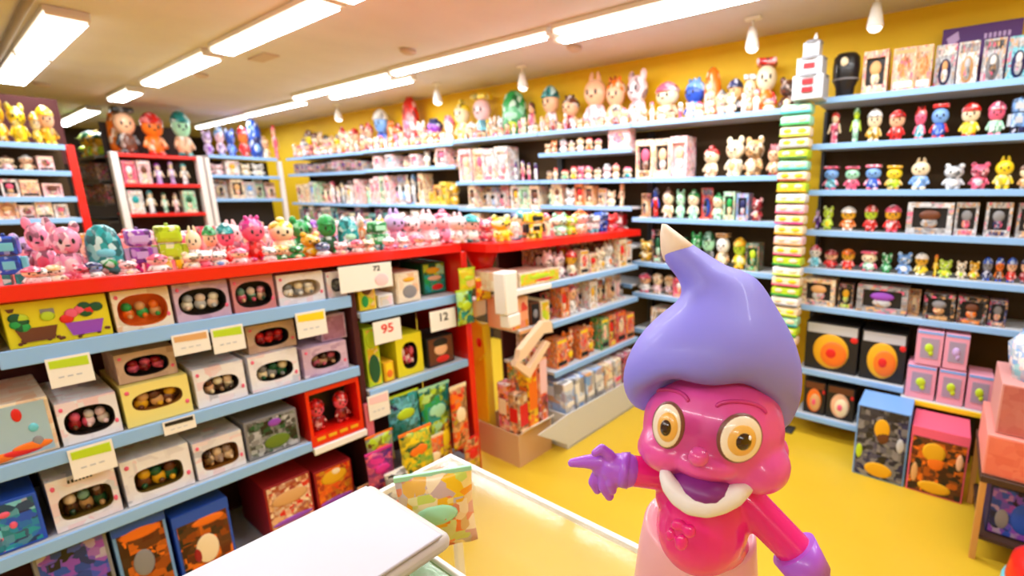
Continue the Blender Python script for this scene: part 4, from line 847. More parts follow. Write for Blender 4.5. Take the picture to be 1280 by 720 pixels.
# shelf 3
z3 = 0.522+B+0.002
art_box('figure_carton', XG-0.33, XG-0.02, yz(-70, z3), yz(62, z3), z3, gz(628, XG, yz(30, z3)), A_sea, card('blue'), 'blue undersea box at the left end of the third shelf', 'printed boxes on the gondola', face='+x', figs=[(0.3, 0.75, 0.12, 0.06, card('rose')), (0.42, 0.5, 0.08, 0.07, card('rose')), (0.05, 0.4, 0.07, 0.15, card('lilac'))])
ob1(72, 158, 594, z3, M_bw, M_ins_o, 'white box with long olive window and dark title, third shelf left', oval=(0.40, 0.26), contents=['brown', 'tan', 'darkgreen'], band=card('black'), oz=0.42, rnd=4)
ob1(162, 248, 568, z3, M_bw, M_ins_o, 'white box with long olive window in the middle, third shelf', oval=(0.36, 0.27), contents=['brown', 'gold', 'darkgreen'], oz=0.45, rnd=4)
ob1(250, 312, 548, z3, M_bw, M_ins_m, 'white box with amber window left of the dark green box', oval=(0.38, 0.3), contents=['tan', 'brown'], oz=0.46, rnd=4)
art_box('figure_carton', XG-0.33, XG-0.02, yz(315, z3), yz(379, z3), z3, gz(522, XG, yz(345, z3)), art('art_darkgreen', ['black', 'darkgreen', 'grey', 'black', 'silver', (60, 80, 20)], 26), card('grey'), 'dark green patterned box left of the red display box', 'printed boxes on the gondola', face='+x', figs=[(0.1, 0.3, 0.5, 0.18, mat('card_olive', (100, 125, 30), 0.5)), (0.1, 0.8, 0.25, 0.1, card('violet'))])
# dark upper boxes at the back of shelf 3
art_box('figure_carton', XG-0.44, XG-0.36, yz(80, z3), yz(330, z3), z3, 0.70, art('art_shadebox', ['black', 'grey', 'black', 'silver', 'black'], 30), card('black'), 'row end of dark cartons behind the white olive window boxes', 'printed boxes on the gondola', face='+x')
# red display box with two figures
ya, yb = 0.735, 0.95; zq = 0.49+B
t = empty('red_display_box', (XG-0.0, (ya+yb)/2, zq), PI/2, 'red display box with two red figures behind its open front', 'display box')
w = yb-ya-0.008; h = 0.785-0.025-zq-0.004
bm = nb(); box(bm, -w/2, w/2, 0.0, 0.3, h-0.02, h, 0, 0.002); box(bm, -w/2, -w/2+0.012, 0, 0.3, 0, h-0.02); box(bm, w/2-0.012, w/2, 0, 0.3, 0, h-0.02); box(bm, -w/2+.012, w/2-.012, 0, 0.3, 0, 0.045)
obj('carton_frame', bm, M_red, t)
bm = nb(); box(bm, -w/2+.012, w/2-.012, 0.12, 0.125, 0.045, h-0.02); obj('inner_panel', bm, card('black'), t)
bm = nb()
for k in range(4): box(bm, -w*0.4+k*w*0.21, -w*0.4+k*w*0.21+w*0.15, -0.003, -0.0003, 0.022, 0.036, 0, 0.001)
obj('title_print', bm, card('gold'), t)
for s in (-0.24, 0.22):
    figure('capped_figure', (XG-0.06, (ya+yb)/2+s*w, zq+0.046), 0.062, 0.14, ('crimson', 'rose', 'red'), 'small red capped figure, %s inside the red display box' % ('left one' if s < 0 else 'right one'), 'figures inside the red display box', PI/2, True)
# bottom shelf
z4 = 0.13+B+0.004
for i, (u0, u1, vt, fr, tp, lab, figs, bd) in enumerate((
   (60, 152, 668, A_navy, card('grey'), 'dark printed box at lower left under the third shelf', [], None),
   (155, 222, 645, A_dark2, card('sky'), 'dark box with a blue and orange title strip, bottom shelf left', [(-0.1, 0.5, 0.4, 0.14, card('grey')), (0, 0.82, 0.8, 0.06, card('orange'))], card('blue')),
   (226, 296, 635, A_dark2, card('blue'), 'dark box with a pale furry face picture and blue edge', [(0.0, 0.42, 0.42, 0.2, card('cream')), (-0.35, 0.38, 0.15, 0.1, card('crimson')), (0.2, 0.8, 0.6, 0.06, card('orange'))], card('blue')),
   (338, 396, 600, art('art_redbox', ['red', 'cream', 'crimson', 'tan', 'peach'], 22), card('crimson'), 'red box with cream print, left of the pair on bottom shelf', [(0, 0.7, 0.8, 0.12, card('tan')), (0, 0.3, 0.9, 0.05, card('violet')), (0, 0.12, 0.9, 0.1, card('navy'))], None),
   (399, 446, 582, art('art_redbox2', ['red', 'orange', 'crimson', 'gold'], 22), card('crimson'), 'red and orange box beside the pink post, bottom shelf', [(0, 0.78, 0.7, 0.14, card('gold')), (0.1, 0.85, 0.3, 0.08, card('cream')), (0, 0.3, 0.9, 0.05, card('violet')), (0, 0.12, 0.9, 0.1, card('teal'))], None))):
    y0, y1 = yz(u0, 0.3), yz(u1, 0.3)-0.004
    art_box('figure_carton', XG-0.34, XG-0.03, y0, y1, z4, min(gz(vt, XG, (y0+y1)/2)-0.01, 0.5), fr, tp, lab, 'printed boxes on the gondola', face='+x', band=bd, figs=figs)
# bay 2
z5 = 1.018+B+0.003
def yb_(u, z, x=XG): return gy(u, x, z)
def carton(u0, u1, vt, z, fr, tp, lab, x=XG-0.03, d=0.2, figs=(), band=None, g='cartons in the narrow gondola bay', zmax=9):
    y0, y1 = gy(u0, x, z), gy(u1, x, z)-0.003
    return art_box('figure_carton', x-d, x, y0, y1, z, min(gz(vt, x, (y0+y1)/2), zmax), fr, tp, lab, g, face='+x', figs=figs, band=band)
carton(450, 472, 350, z5, A_yel, card('yellow'), 'yellow and green speckled box in the narrow bay, upper shelf', figs=[(0, 0.7, 0.6, 0.2, card('brown')), (-0.3, 0.3, 0.4, 0.2, card('green'))])
carton(474, 493, 368, z5, A_soft, card('white'), 'small pale box beside the speckled yellow one')
carton(497, 527, 340, z5, M_bc, M_bc, 'cream box with a blue grey picture, upper shelf narrow bay', figs=[(0.1, 0.35, 0.6, 0.22, card('grey')), (0.1, 0.75, 0.5, 0.08, card('gold'))])
carton(530, 559, 328, z5, A_green, card('darkgreen'), 'dark green toy pack near the red post', x=XG-0.12, figs=[(0, 0.5, 0.6, 0.08, card('peach')), (0.2, 0.2, 0.5, 0.1, card('red')), (-0.1, 0.75, 0.6, 0.1, card('gold'))])
z6 = 0.655+B+0.003
carton(462, 480, 410, z6, A_yel, card('lime'), 'green and yellow tin at the left end, lower shelf narrow bay', figs=[(0, 0.3, 0.8, 0.25, card('darkgreen')), (0, 0.8, 0.8, 0.15, card('lime'))])
carton(482, 495, 452, z6, card('yellow'), card('gold'), 'small yellow pack right of the tin', figs=[(0, 0.4, 0.6, 0.2, card('orange'))])
y0, y1 = gy(498, XG-.03, z6), gy(531, XG-.03, z6)
oval_box(y0, y1, z6, gz(418, XG-.03, (y0+y1)/2)-z6, M_by, M_ins_k, 'upright yellow box with an arched dark window', x=XG-0.03, depth=0.2, oval=(0.3, 0.33), contents=['rose', 'palepink', 'crimson'], dots=())
carton(536, 569, 420, z6, card('brown'), card('black'), 'dark box with a pale face picture beside the red post', figs=[(0, 0.55, 0.5, 0.2, card('peach')), (0, 0.78, 0.55, 0.16, card('black')), (0.1, 0.2, 0.5, 0.12, card('red'))])
# bags hanging in bay 2
def bag(x, y, z0, z1, w, m, lab, group='snack bags in the narrow gondola bay', fx=PI/2, tilt=0, th=0.03, top=None, cat='bag'):
    t = empty('plastic_bag', (x, y, z0), fx, lab, cat, group); h = z1-z0
    t.rotation_euler = (tilt, 0, fx)
    bm = nb(); NX, NZ = 8, 10; rr = random.Random(int(y*1000)+int(z0*999))
    fr, bk = [], []
    for j in range(NZ+1):
        a = j/NZ; f1, f2 = [], []
        for i in range(NX+1):
            b = i/NX; puff = th*(max(0, math.sin(PI*a))**0.6)*(max(0, math.sin(PI*b))**0.5)+rr.uniform(-.003, .003)*(0 < i < NX)
            px = (b-.5)*w*(1-0.06*math.sin(PI*a)); f1.append(bm.verts.new((px, -puff-0.001, a*h))); f2.append(bm.verts.new((px, puff+0.001, a*h)))
        fr.append(f1); bk.append(f2)
    for g in (fr, bk):
        for j in range(NZ):
            for i in range(NX): bm.faces.new((g[j][i], g[j][i+1], g[j+1][i+1], g[j+1][i])).smooth = True
    for j in range(NZ):
        bm.faces.new((fr[j][0], bk[j][0], bk[j+1][0], fr[j+1][0])); bm.faces.new((fr[j][NX], bk[j][NX], bk[j+1][NX], fr[j+1][NX]))
    for i in range(NX): bm.faces.new((fr[0][i], fr[0][i+1], bk[0][i+1], bk[0][i])); bm.faces.new((fr[NZ][i], fr[NZ][i+1], bk[NZ][i+1], bk[NZ][i]))
    obj('bag_film', bm, m, t)
    bm = nb(); box(bm, -w*0.5, w*0.5, -0.004, 0.004, h*0.96, h*1.02, 0, 0.001); obj('bag_seal', bm, top or card('silver'), t)
    bm = nb(); ell(bm, (0, -th*0.9, h*0.55), (w*0.28, 0.006, h*0.13), 0, 12); obj('bag_label', bm, top or card('white'), t)
    return t
A_teal = art('art_tealbag', ['teal', 'darkgreen', 'aqua', 'navy'], 22); A_lime = art('art_limebag', ['lime', 'green', 'yellow', 'darkgreen'], 20)
A_gm = art('art_greybag', ['grey', 'silver', 'black', 'white'], 20); A_pk = A_rosebag; A_ob = art('art_orangebag', ['orange', 'red', 'tan', 'brown', 'yellow'], 18)
M_str = A_mix
bags = [(508, 490, 545, 40, A_teal, 'lime', 'teal and navy'), (548, 480, 548, 38, A_green, 'mint', 'green and mint'), (524, 535, 590, 40, A_lime, 'orange', 'lime yellow'), (478, 540, 580, 34, art('art_olivebag', ['tan', 'grey', 'lime', 'brown'], 20), 'orange', 'olive and tan'),
        (479, 560, 610, 34, A_pk, 'magenta', 'magenta and purple'), (500, 585, 625, 30, A_gm, 'white', 'silver and black'), (542, 545, 600, 34, A_ob, 'cream', 'orange and brown'), (559, 505, 590, 18, A_ob, 'yellow', 'narrow orange'), (500, 615, 680, 36, A_fire, 'red', 'flame red'), (470, 600, 665, 30, A_dark1, 'peach', 'dark printed'), (527, 590, 650, 36, A_mix, 'cream', 'many coloured')]
for i, (u, v0, v1, wp, m, tc, lab) in enumerate(bags):
    x = XG+0.03+0.045*(i % 3) if v0 > 530 else XG-0.01; p = on(u, v1, 0, x); q = on(u, v0, 0, x); w = abs(gy(u+wp/2, x, p.z)-gy(u-wp/2, x, p.z))
    z0 = max(p.z, 0.005)
    bag(x, p.y, z0, max(q.z, z0+0.12), w*0.98, m, '%s snack bag with %s label hanging below the blue rail' % (lab, word(tc)), top=card(tc), th=0.02)
# price tags --------------------------------------------------------
def price_tag(u0, u1, v0, v1, lab, top='lime', txt=None, tcol='black', x=None):
    X = XG+0.0155 if x is None else x
    um = (u0+u1)/2; p = on(um, v0, 0, X); q = on(um, v1, 0, X); w = abs(gy(u1, X, p.z)-gy(u0, X, p.z)); h = p.z-q.z
    t = empty('price_tag', (X, p.y, q.z), PI/2, lab, 'price tag', 'price tags on the gondola')
    bm = nb(); box(bm, -w/2, w/2, -0.0015, 0.0015, 0, h, 0); obj('card', bm, mat('tag_white', (245, 240, 232), 0.6), t)
    if top:
        bm = nb(); prism(bm, [(-w*0.44, h*0.66), (w*0.44, h*0.6), (w*0.44, h*0.92), (-w*0.44, h*0.92)], -0.0025, -0.0016); obj('colour_band', bm, card(top), t)
    bm = nb()
    if txt:
        lettering(txt, h*0.55, 0.0004, 0.0012, card(tcol), t, (0, -0.0022, h*0.45))
    else:
        for k in range(3): box(bm, -w*0.3+k*w*0.2, -w*0.3+k*w*0.2+w*0.13, -0.0022, -0.0016, h*0.3, h*0.35)
        obj('fine_print', bm, card('silver'), t)
price_tag(56, 112, 445, 482, 'white and green price tag under the wide yellow box')
price_tag(214, 260, 416, 442, 'white price tag with a rose band left of a green one', top='tan')
price_tag(263, 303, 408, 440, 'white and green price tag below the busy oval window box')
price_tag(369, 406, 389, 421, 'white price tag with a yellow green band near shelf end', top='yellow')
price_tag(84, 140, 556, 594, 'white and green price tag under the pale blue flower box')
price_tag(203, 243, 523, 540, 'small dark price strip under the butter yellow box', top='black')
price_tag(466, 500, 400, 428, 'white price tag with red and black digits, narrow bay left', top=None, txt='95', tcol='red')
price_tag(537, 569, 387, 412, 'white price tag with black digits 12, narrow bay right', top=None, txt='12')
price_tag(459, 485, 492, 523, 'plain white hanging card under the lower narrow rail', top='palepink')
# white price card standing over the corner
t = empty('price_card', (XG+0.022, yz(455, 1.2), 1.14), PI/2, 'large white price card leaning below the red edge beside the narrow bay', 'price card')
w = yz(490, 1.2)-yz(425, 1.2); h = gz(325, XG, yz(480, 1.2))-1.14
bm = nb(); box(bm, -w/2, w/2, -0.002, 0.002, 0, h*0.93, 0, 0.001); obj('card', bm, mat('tag_white', (245, 240, 232), 0.6), t)
lettering('72', h*0.26, 0.0003, 0.001, card('black'), t, (w*0.2, -0.0025, h*0.66))
bm = nb(); ell(bm, (w*0.28, -0.002, h*0.3), (w*0.14, 0.0015, h*0.24), 0, 14); obj('printed_picture', bm, card('palepink'), t)

# ------------------------------------------------------------------ toys on the red top
tops = [ # u, w, vtop, kind, cols, x offset
 (20, 44, 292, 'robot_figure', ('blue', 'aqua', 'teal'), 0.12, 'big blue and light blue robot at the left end of red top'),
 (62, 42, 271, 'bear_figure', ('pink', 'rose', 'pink'), 0.22, 'pink bear with rose belly behind the paler pink bear'),
 (93, 46, 277, 'bear_figure', ('pink', 'palepink', 'pink'), 0.14, 'pale pink bear right of the rose bellied one'),
 (138, 44, 281, 'dome_toy', ('teal', 'aqua', 'green'), 0.14, 'teal round topped monster with a green mouth'),
 (181, 40, 284, 'robot_figure', ('violet', 'lilac', 'magenta'), 0.14, 'violet and lilac robot left of the lime one'),
 (218, 42, 279, 'robot_figure', ('lime', 'lime', 'yellow'), 0.14, 'lime yellow robot on the red top'),
 (248, 22, 284, 'rabbit_figure', ('white', 'cream', 'red'), 0.12, 'white rabbit right of the lime robot'),
 (268, 20, 282, 'capped_figure', ('palepink', 'cream', 'green'), 0.2, 'pale figure in a green cap behind the rabbit'),
 (288, 24, 279, 'capped_figure', ('red', 'rose', 'teal'), 0.12, 'red figure in a teal cap'),
 (322, 32, 270, 'spiky_hair_figure', ('red', 'rose', 'magenta'), 0.14, 'red figure with magenta spikes'),
 (357, 32, 272, 'bun_hair_figure', ('cream', 'cream', 'yellow'), 0.14, 'cream doll with a yellow bun'),
 (381, 30, 270, 'bear_figure', ('green', 'green', 'lime'), 0.22, 'green bear behind the gold one'),
 (391, 26, 290, 'bear_figure', ('gold', 'yellow', 'brown'), 0.08, 'small gold bear in front of green bear'),
 (413, 24, 268, 'capped_figure', ('darkgreen', 'green', 'green'), 0.16, 'dark green figure in a green cap'),
 (438, 23, 271, 'dome_toy', ('teal', 'mint', 'white'), 0.14, 'teal and mint round topped monster'),
 (455, 18, 270, 'slim_figure', ('orange', 'peach', 'white'), 0.16, 'slim orange figure right of the teal monster'),
 (474, 24, 275, 'robot_figure', ('green', 'mint', 'teal'), 0.12, 'green and mint robot on the red top'),
 (496, 26, 262, 'rabbit_figure', ('pink', 'lilac', 'magenta'), 0.16, 'pink rabbit beside the green robot'),
 (516, 24, 266, 'bear_figure', ('palepink', 'pink', 'rose'), 0.16, 'pale pink bear, first of the light pink cluster'),
 (536, 24, 263, 'rabbit_figure', ('palepink', 'palepink', 'rose'), 0.16, 'pale pink rabbit in the light pink cluster'),
 (556, 22, 262, 'bun_hair_figure', ('pink', 'palepink', 'rose'), 0.16, 'pink doll with rose bun in the pink cluster')]
for u, w, vt, k, c, xo, ph in tops:
    x = XG-xo; y = gy(u, x, ZR); ww = gy(u+w/2, x, ZR)-gy(u-w/2, x, ZR)
    figure(k, (x, y, ZR+0.001), ww*0.97, gz(vt, x, y)-ZR, c, ph, 'bright figures on the red counter top', PI/2+RND.uniform(-.35, .1), True, dep=min(ww, 0.12))
fl = [('palepink', 'cream', 'rose'), ('white', 'palepink', 'rose'), ('cream', 'white', 'tan'), ('rose', 'palepink', 'white'), ('white', 'sky', 'navy')]
for i, u in enumerate((45, 58, 72, 108, 119, 163, 200, 243, 258, 275, 302, 340, 352, 372, 405, 428, 448, 462, 487, 505, 525, 545)):
    x = XG-0.04; y = gy(u, x, ZR); c = fl[i % 5] if i not in (12, 13) else ('green', 'cream', 'gold')
    figure('bear_figure' if i % 2 else 'capped_figure', (x, y, ZR+0.001), 0.045 if u < 200 else 0.055, 0.055 if u < 200 else 0.065, c, 'tiny %s figure at the front edge of red top, %s from the left' % (word(c[0]), nth(i)), 'tiny figures along the red edge', PI/2, False)
row('y', XG-0.30, ZR+0.001, 0.14, 1.46, (0.055, 0.08), (0.12, 0.155), ['bear_figure', 'capped_figure', 'bun_hair_figure', 'rabbit_figure', 'blister_pack'], [('palepink', 'white', 'rose'), ('mint', 'cream', 'teal'), ('lilac', 'palepink', 'violet'), ('white', 'palepink', 'sky'), ('cream', 'white', 'gold'), ('rose', 'palepink', 'red')], 'second row of the red top', dep=0.06, gap=0.01)
# clear boxes in the rear row of the gondola top
i = 0
y = 0.55
while y < 1.45:
    wd = 0.1
    place('window_box', (XG-0.55, y, ZR+0.001), wd-0.008, 0.105+0.02*RND.random(), [RND.choice(['silver', 'white', 'lilac']), RND.choice(['silver', 'white', 'palepink']), RND.choice(['grey', 'palepink', 'sky', 'rose']), 'white'], '%s from left in rear row of red top' % nth(i), 'clear boxes in the rear row of the red top', PI/2, dep=0.1)
    y += wd; i += 1

# ------------------------------------------------------------------ middle gondola up to the back wall
XM = -1.95
t = empty('corner_gondola', (XM-0.4, 2.2, 0), 0, 'gondola with curved red top and blue rails reaching the back wall', 'shelving'); L = t.location
bm = nb()
pts = [(XG-0.3, 1.542), (XG+0.02, 1.542), (XM-0.06, 1.56), (XM-0.01, 1.60), (XM, 1.66), (XM, 2.90), (XG-0.3, 2.90)]
a = [bm.verts.new((x-L.x, y-L.y, ZR-0.032)) for x, y in pts]; b = [bm.verts.new((x-L.x, y-L.y, ZR+0.012)) for x, y in pts]
bm.faces.new(a); bm.faces.new(b[::-1])
for k in range(len(pts)): bm.faces.new((a[k], a[(k+1) % 7], b[(k+1) % 7], b[k]))
obj('top_board', bm, M_red, t)
bm = nb(); box(bm, XM-0.47-L.x, XM-0.45-L.x, 1.95-L.y, 2.90-L.y, 0, ZR-0.033); obj('back_panel', bm, M_maroon, t)
bm = nb(); lathe(bm, [(0.05, 1.05), (0.055, 1.15), (0.10, ZR-0.033)], (gx(603, 1.7, 1.15)-L.x, 1.7-L.y, 0)); obj('corner_column', bm, M_red, t)
for z in (1.03, 0.785, 0.47): shelf_part(t, XM-0.449, XM, 1.95, 2.85, z, '+x', 0.034)
shelf_part(t, XM-0.28, XM, 1.68, 1.949, 1.03, '+x', 0.03, card('white')); shelf_part(t, XM-0.28, XM-0.03, 1.72, 1.949, 0.79, '+x', 0.02, card('tan')); CG = t
row('y', XM, 1.03+B, 1.97, 2.84, (0.07, 0.10), (0.12, 0.2), ['window_box', 'capped_figure', 'printed_carton', 'bear_figure'], [('cream', 'gold', 'red'), ('white', 'orange', 'peach'), ('palepink', 'white', 'rose'), ('yellow', 'cream', 'green')], 'corner gondola upper shelf', dep=0.1)
row('y', XM, 0.785+B, 1.97, 2.84, (0.07, 0.10), (0.15, 0.2), ['window_box', 'bun_hair_figure', 'blister_pack'], WARM+SOFT, 'corner gondola middle shelf', dep=0.1)
row('y', XM, 0.47+B, 2.0, 2.84, (0.08, 0.12), (0.16, 0.24), ['printed_carton', 'window_box', 'bear_figure'], [('red', 'orange', 'cream'), ('orange', 'yellow', 'red'), ('green', 'yellow', 'cream'), ('teal', 'red', 'cream')], 'corner gondola lower shelf', dep=0.1)
row('y', XM-0.14, 1.03+B, 1.97, 2.84, (0.09, 0.12), (0.16, 0.21), ['window_box'], [('red', 'cream', 'gold'), ('brown', 'cream', 'white')], 'rear row, upper corner gondola shelf', dep=0.1)
# light cartons at the near end of the upper shelf
carton(622, 648, 340, 1.03+B, M_bc, M_bc, 'plain cream carton standing at the near end of the corner gondola', x=XM-0.02, g='cartons at the near end of corner gondola')
carton(650, 700, 338, 1.03+B, A_yel, M_bc, 'cream and yellow printed carton, second at the near end', x=XM-0.02, g='cartons at the near end of corner gondola', figs=[(0, 0.6, 0.5, 0.2, card('lime')), (0.2, 0.3, 0.5, 0.1, card('red'))])
# toys on its red top
tops2 = [(574, 22, 266, 'rabbit_figure', ('palepink', 'palepink', 'rose'), 0.2), (590, 22, 268, 'capped_figure', ('white', 'palepink', 'teal'), 0.2), (608, 22, 272, 'bear_figure', ('rose', 'palepink', 'rose'), 0.2), (628, 24, 268, 'bear_figure', ('yellow', 'yellow', 'gold'), 0.1), (644, 18, 266, 'slim_figure', ('white', 'cream', 'navy'), 0.12), (652, 16, 264, 'capped_figure', ('white', 'cream', 'teal'), 0.2), (668, 24, 264, 'robot_figure', ('yellow', 'black', 'lime'), 0.1), (684, 16, 266, 'slim_figure', ('cream', 'peach', 'rose'), 0.1), (700, 18, 266, 'bear_figure', ('mint', 'white', 'teal'), 0.1), (713, 16, 268, 'bear_figure', ('lime', 'yellow', 'green'), 0.1), (727, 17, 262, 'bun_hair_figure', ('peach', 'palepink', 'orange'), 0.1), (741, 15, 268, 'robot_figure', ('silver', 'white', 'aqua'), 0.1), (752, 13, 264, 'robot_figure', ('blue', 'navy', 'blue'), 0.1), (765, 16, 266, 'bear_figure', ('red', 'rose', 'crimson'), 0.1)]
for i, (u, w, vt, k, c, xo) in enumerate(tops2):
    x = XM-xo; zz = ZR+0.013; y = gy(u, x, zz); ww = gy(u+w/2, x, zz)-gy(u-w/2, x, zz)
    figure(k, (x, y, zz), min(ww, 0.14), gz(vt, x, y)-zz, c, '%s and %s %s, %s from left on curved red top' % (word(c[0]), word(c[1]), KINDS[k][0], nth(i)), 'figures on the curved red top', PI/2, True, dep=min(ww, 0.1))
# dump bin under the corner gondola: grey-white panel with slanting flap
p0, p1 = on(712, 570, 2, 0.02), on(777, 522, 2, 0.02)
t = empty('dump_bin', (XM+0.02, 2.3, 0), 0, 'pale grey open carton bin full of clear packs below corner gondola', 'bin')
L = t.location
y0, y1 = 1.96, 2.84; x1 = XM+0.09; x0 = XM-0.4
M_bin = mat('pale_grey_card', (214, 214, 212), 0.6)
bm = nb()
box(bm, x1-0.008-L.x, x1-L.x, y0-L.y, y1-L.y, 0.005, 0.23); box(bm, x0-L.x, x0+0.008-L.x, y0-L.y, y1-L.y, 0.005, 0.23)
box(bm, x0-L.x, x1-L.x, y0-0.008-L.y, y0-L.y, 0.005, 0.23); box(bm, x0-L.x, x1-L.x, y1-L.y, y1+0.008-L.y, 0.005, 0.23); box(bm, x0-L.x, x1-L.x, y0-L.y, y1-L.y, 0.0, 0.01)
obj('carton_walls', bm, M_bin, t)
bm = nb()
q = [Vector((x1, y0, 0.23)), Vector((x1, y0, 0.03)), Vector((x1+0.02, y0-0.26, 0.22))]
a = [bm.verts.new(p-L) for p in q]; b = [bm.verts.new(p-L+Vector((-0.006, 0, 0))) for p in q]; bm.faces.new(a); bm.faces.new(b[::-1])
for k in range(3): bm.faces.new((a[k], a[(k+1) % 3], b[(k+1) % 3], b[k]))
obj('flap', bm, M_bin, t)
for i in range(8):
    y = 2.04+i*0.1
    m = [art('art_greypack', ['silver', 'grey', 'white', 'sky', 'tan'], 7), art('art_greypack', [], 7), art('art_greypack', ['silver', 'grey', 'white', 'sky', 'tan'], 14), A_soft, art('art_darkpack', ['black', 'rose', 'grey', 'crimson', 'white'], 24)][min(i//2+ (i > 3), 4)]
    bm = nb(); box(bm, -0.16, 0.16, -0.042, 0.042, 0, 0.40, 0, 0.006)
    t = empty('clear_figure_pack', (XM-0.1, y, 0.014), 0, '%s clear fronted pack in the grey bin, %s from the near end' % ('dark' if i > 4 else 'silver grey', nth(i)), 'toy pack', 'packs standing in the grey bin')
    t.rotation_euler = (0.06, 0, 0)
    obj('pack_shell', bm, m, t)
    bm = nb(); box(bm, 0.161, 0.1635, -0.03, 0.03, 0.24, 0.27); obj('label_strip', bm, card('white' if i < 5 else 'rose'), t)
# beige carton with long packs in front of it
c0 = on(650, 585, 2, 0.0)
t = empty('brown_carton', (c0.x, c0.y, 0), 0, 'open beige cardboard carton on the yellow floor full of long toy packs', 'carton')
M_kraft = mat('kraft_card', (214, 172, 128), 0.7)
W_, D_, H_ = c0.x-gx(598, c0.y, 0.05), 0.26, 0.2
bm = nb(); e = 0.006
box(bm, -W_, 0, 0, e, 0, H_); box(bm, -W_, 0, D_-e, D_, 0, H_); box(bm, -W_, -W_+e, e, D_-e, 0, H_); box(bm, -e, 0, e, D_-e, 0, H_); box(bm, -W_+e, -e, e, D_-e, 0, e)
obj('carton_walls', bm, M_kraft, t)
bm = nb(); q = [Vector((0, 0.02, H_)), Vector((0, D_-0.01, H_)), Vector((0.06, D_-0.03, H_+0.05)), Vector((0.06, 0.05, H_+0.05))]
a = [bm.verts.new(p) for p in q]; b = [bm.verts.new(p+Vector((-0.004, 0, 0.004))) for p in q]; bm.faces.new(a); bm.faces.new(b[::-1])
for k in range(4): bm.faces.new((a[k], a[(k+1) % 4], b[(k+1) % 4], b[k]))
obj('flap', bm, mat('white_card_flap', (235, 225, 210), 0.6), t)
k = 0
names = ['orange and cream', 'green and red', 'pale pink and red', 'brown and cream', 'yellow and teal', 'silver and red', 'red and white', 'grey and orange', 'olive and cream']
for (i, j) in [(a, b) for b in range(3) for a in range(2)]:
    x = c0.x-0.138+i*0.09; y = c0.y+0.052+j*0.08; hh = [0.48, 0.6, 0.72][j]+RND.uniform(-.03, .03)-0.03*i
    m = [A_mix, A_warm, A_fire, art('art_carrot', ['orange', 'cream', 'brown', 'tan', 'grey'], 16), art('art_redwhite', ['red', 'white', 'palepink', 'grey', 'peach'], 16)][(k*2+1) % 5]
    t = empty('long_toy_pack', (x, y, 0.008), RND.uniform(-.1, .1), '%s long upright pack in the beige carton' % names[k], 'toy pack', 'long packs standing in the beige carton')
    bm = nb(); box(bm, -0.044, 0.044, -0.036, 0.036, 0, hh, 0, 0.008); obj('pack_shell', bm, m, t)
    bm = nb(); box(bm, -0.03, 0.03, -0.039, -0.0365, hh*0.6, hh*0.8, 0, 0.0005); box(bm, 0.0445, 0.047, -0.03, 0.03, hh*0.55, hh*0.85); obj('label', bm, card(['cream', 'red', 'white', 'orange', 'teal', 'palepink', 'yellow', 'white', 'gold'][k]), t)
    k += 1
carton(640, 662, 372, 0.79+B, art('art_panel_orange', ['orange', 'peach', 'red', 'gold'], 9), card('peach'), 'orange printed carton on the short shelf above the long packs', x=XM-0.04, g='cartons on the short corner shelf')
carton(664, 676, 378, 0.79+B, card('black'), card('brown'), 'narrow black carton right of the orange one on short shelf', x=XM-0.04, g='cartons on the short corner shelf', figs=[(0, 0.5, 0.5, 0.2, card('grey'))])
carton(677, 688, 376, 0.79+B, A_yel, card('cream'), 'narrow yellow printed carton at the end of short shelf', x=XM-0.04, g='cartons on the short corner shelf')
# folded cream leaflets dispenser in the middle
p = on(668, 430, 0, XM+0.03)
t = empty('leaflet_holder', (XM+0.03-CG.location.x, p.y-CG.location.y, p.z-0.05), PI/2); t.parent = CG
bm = nb()
prism(bm, [(-0.14, -0.02), (-0.12, 0.05), (0.06, 0.17), (0.12, 0.16), (0.13, 0.09), (0.06, 0.10), (-0.08, 0.0)], -0.02, 0.02); obj('holder_body', bm, mat('box_peach', (245, 212, 178), 0.5), t)
bm = nb(); prism(bm, [(-0.16, -0.03), (-0.15, 0.0), (-0.06, -0.07), (0.08, 0.05), (0.11, 0.03), (-0.06, -0.13)], -0.018, 0.018); obj('lower_bracket', bm, mat('box_peach', (245, 212, 178), 0.5), t)
# yellow stand with white hood between the gondolas
p = on(607, 520, 2, 0.0)
ys_ = 1.70; xs_ = gx(606, ys_, 0.35)
c0 = on(650, 585, 2, 0.0)
t = empty('yellow_display_stand', (xs_, ys_, 0.0075), 0.1, 'bright yellow upright display stand with a white hood, rising from the beige carton', 'display stand'); 
bm = nb(); box(bm, -0.055, 0.055, -0.03, 0.03, 0, 0.80, 0, 0.01); obj('stand_column', bm, vin('yellow'), t)
bm = nb(); prism(bm, [(-0.07, 0.60), (0.02, 0.58), (0.08, 0.64), (0.07, 0.80), (-0.03, 0.84), (-0.08, 0.76)], -0.05, -0.031); o = obj('shaped_panel', bm, card('yellow'), t)
bm = nb(); ell(bm, (0.04, -0.052, 0.7), (0.02, 0.005, 0.03)); obj('printed_spot', bm, card('red'), o)
bm = nb(); box(bm, -0.08, 0.03, -0.06, 0.04, 0.845, 0.95, 0, 0.02); obj('hood', bm, mat('tag_white', (245, 240, 232), 0.6), t)
p = on(637, 372, 0, XM+0.05)
t = empty('white_carton', (XM+0.08, p.y-0.02, p.z-0.08), 0.1, 'plain white bent carton at the near end of upper corner shelf', 'carton')
bm = nb(); box(bm, -0.07, 0.01, -0.045, 0.045, 0.0, 0.22, 0, 0.008); obj('carton_body', bm, mat('tag_white', (245, 240, 232), 0.6), t)
bm = nb(); box(bm, -0.05, 0.014, -0.035, 0.055, -0.07, -0.002, 0, 0.008); obj('folded_flap', bm, mat('tag_white', (245, 240, 232), 0.6), t)
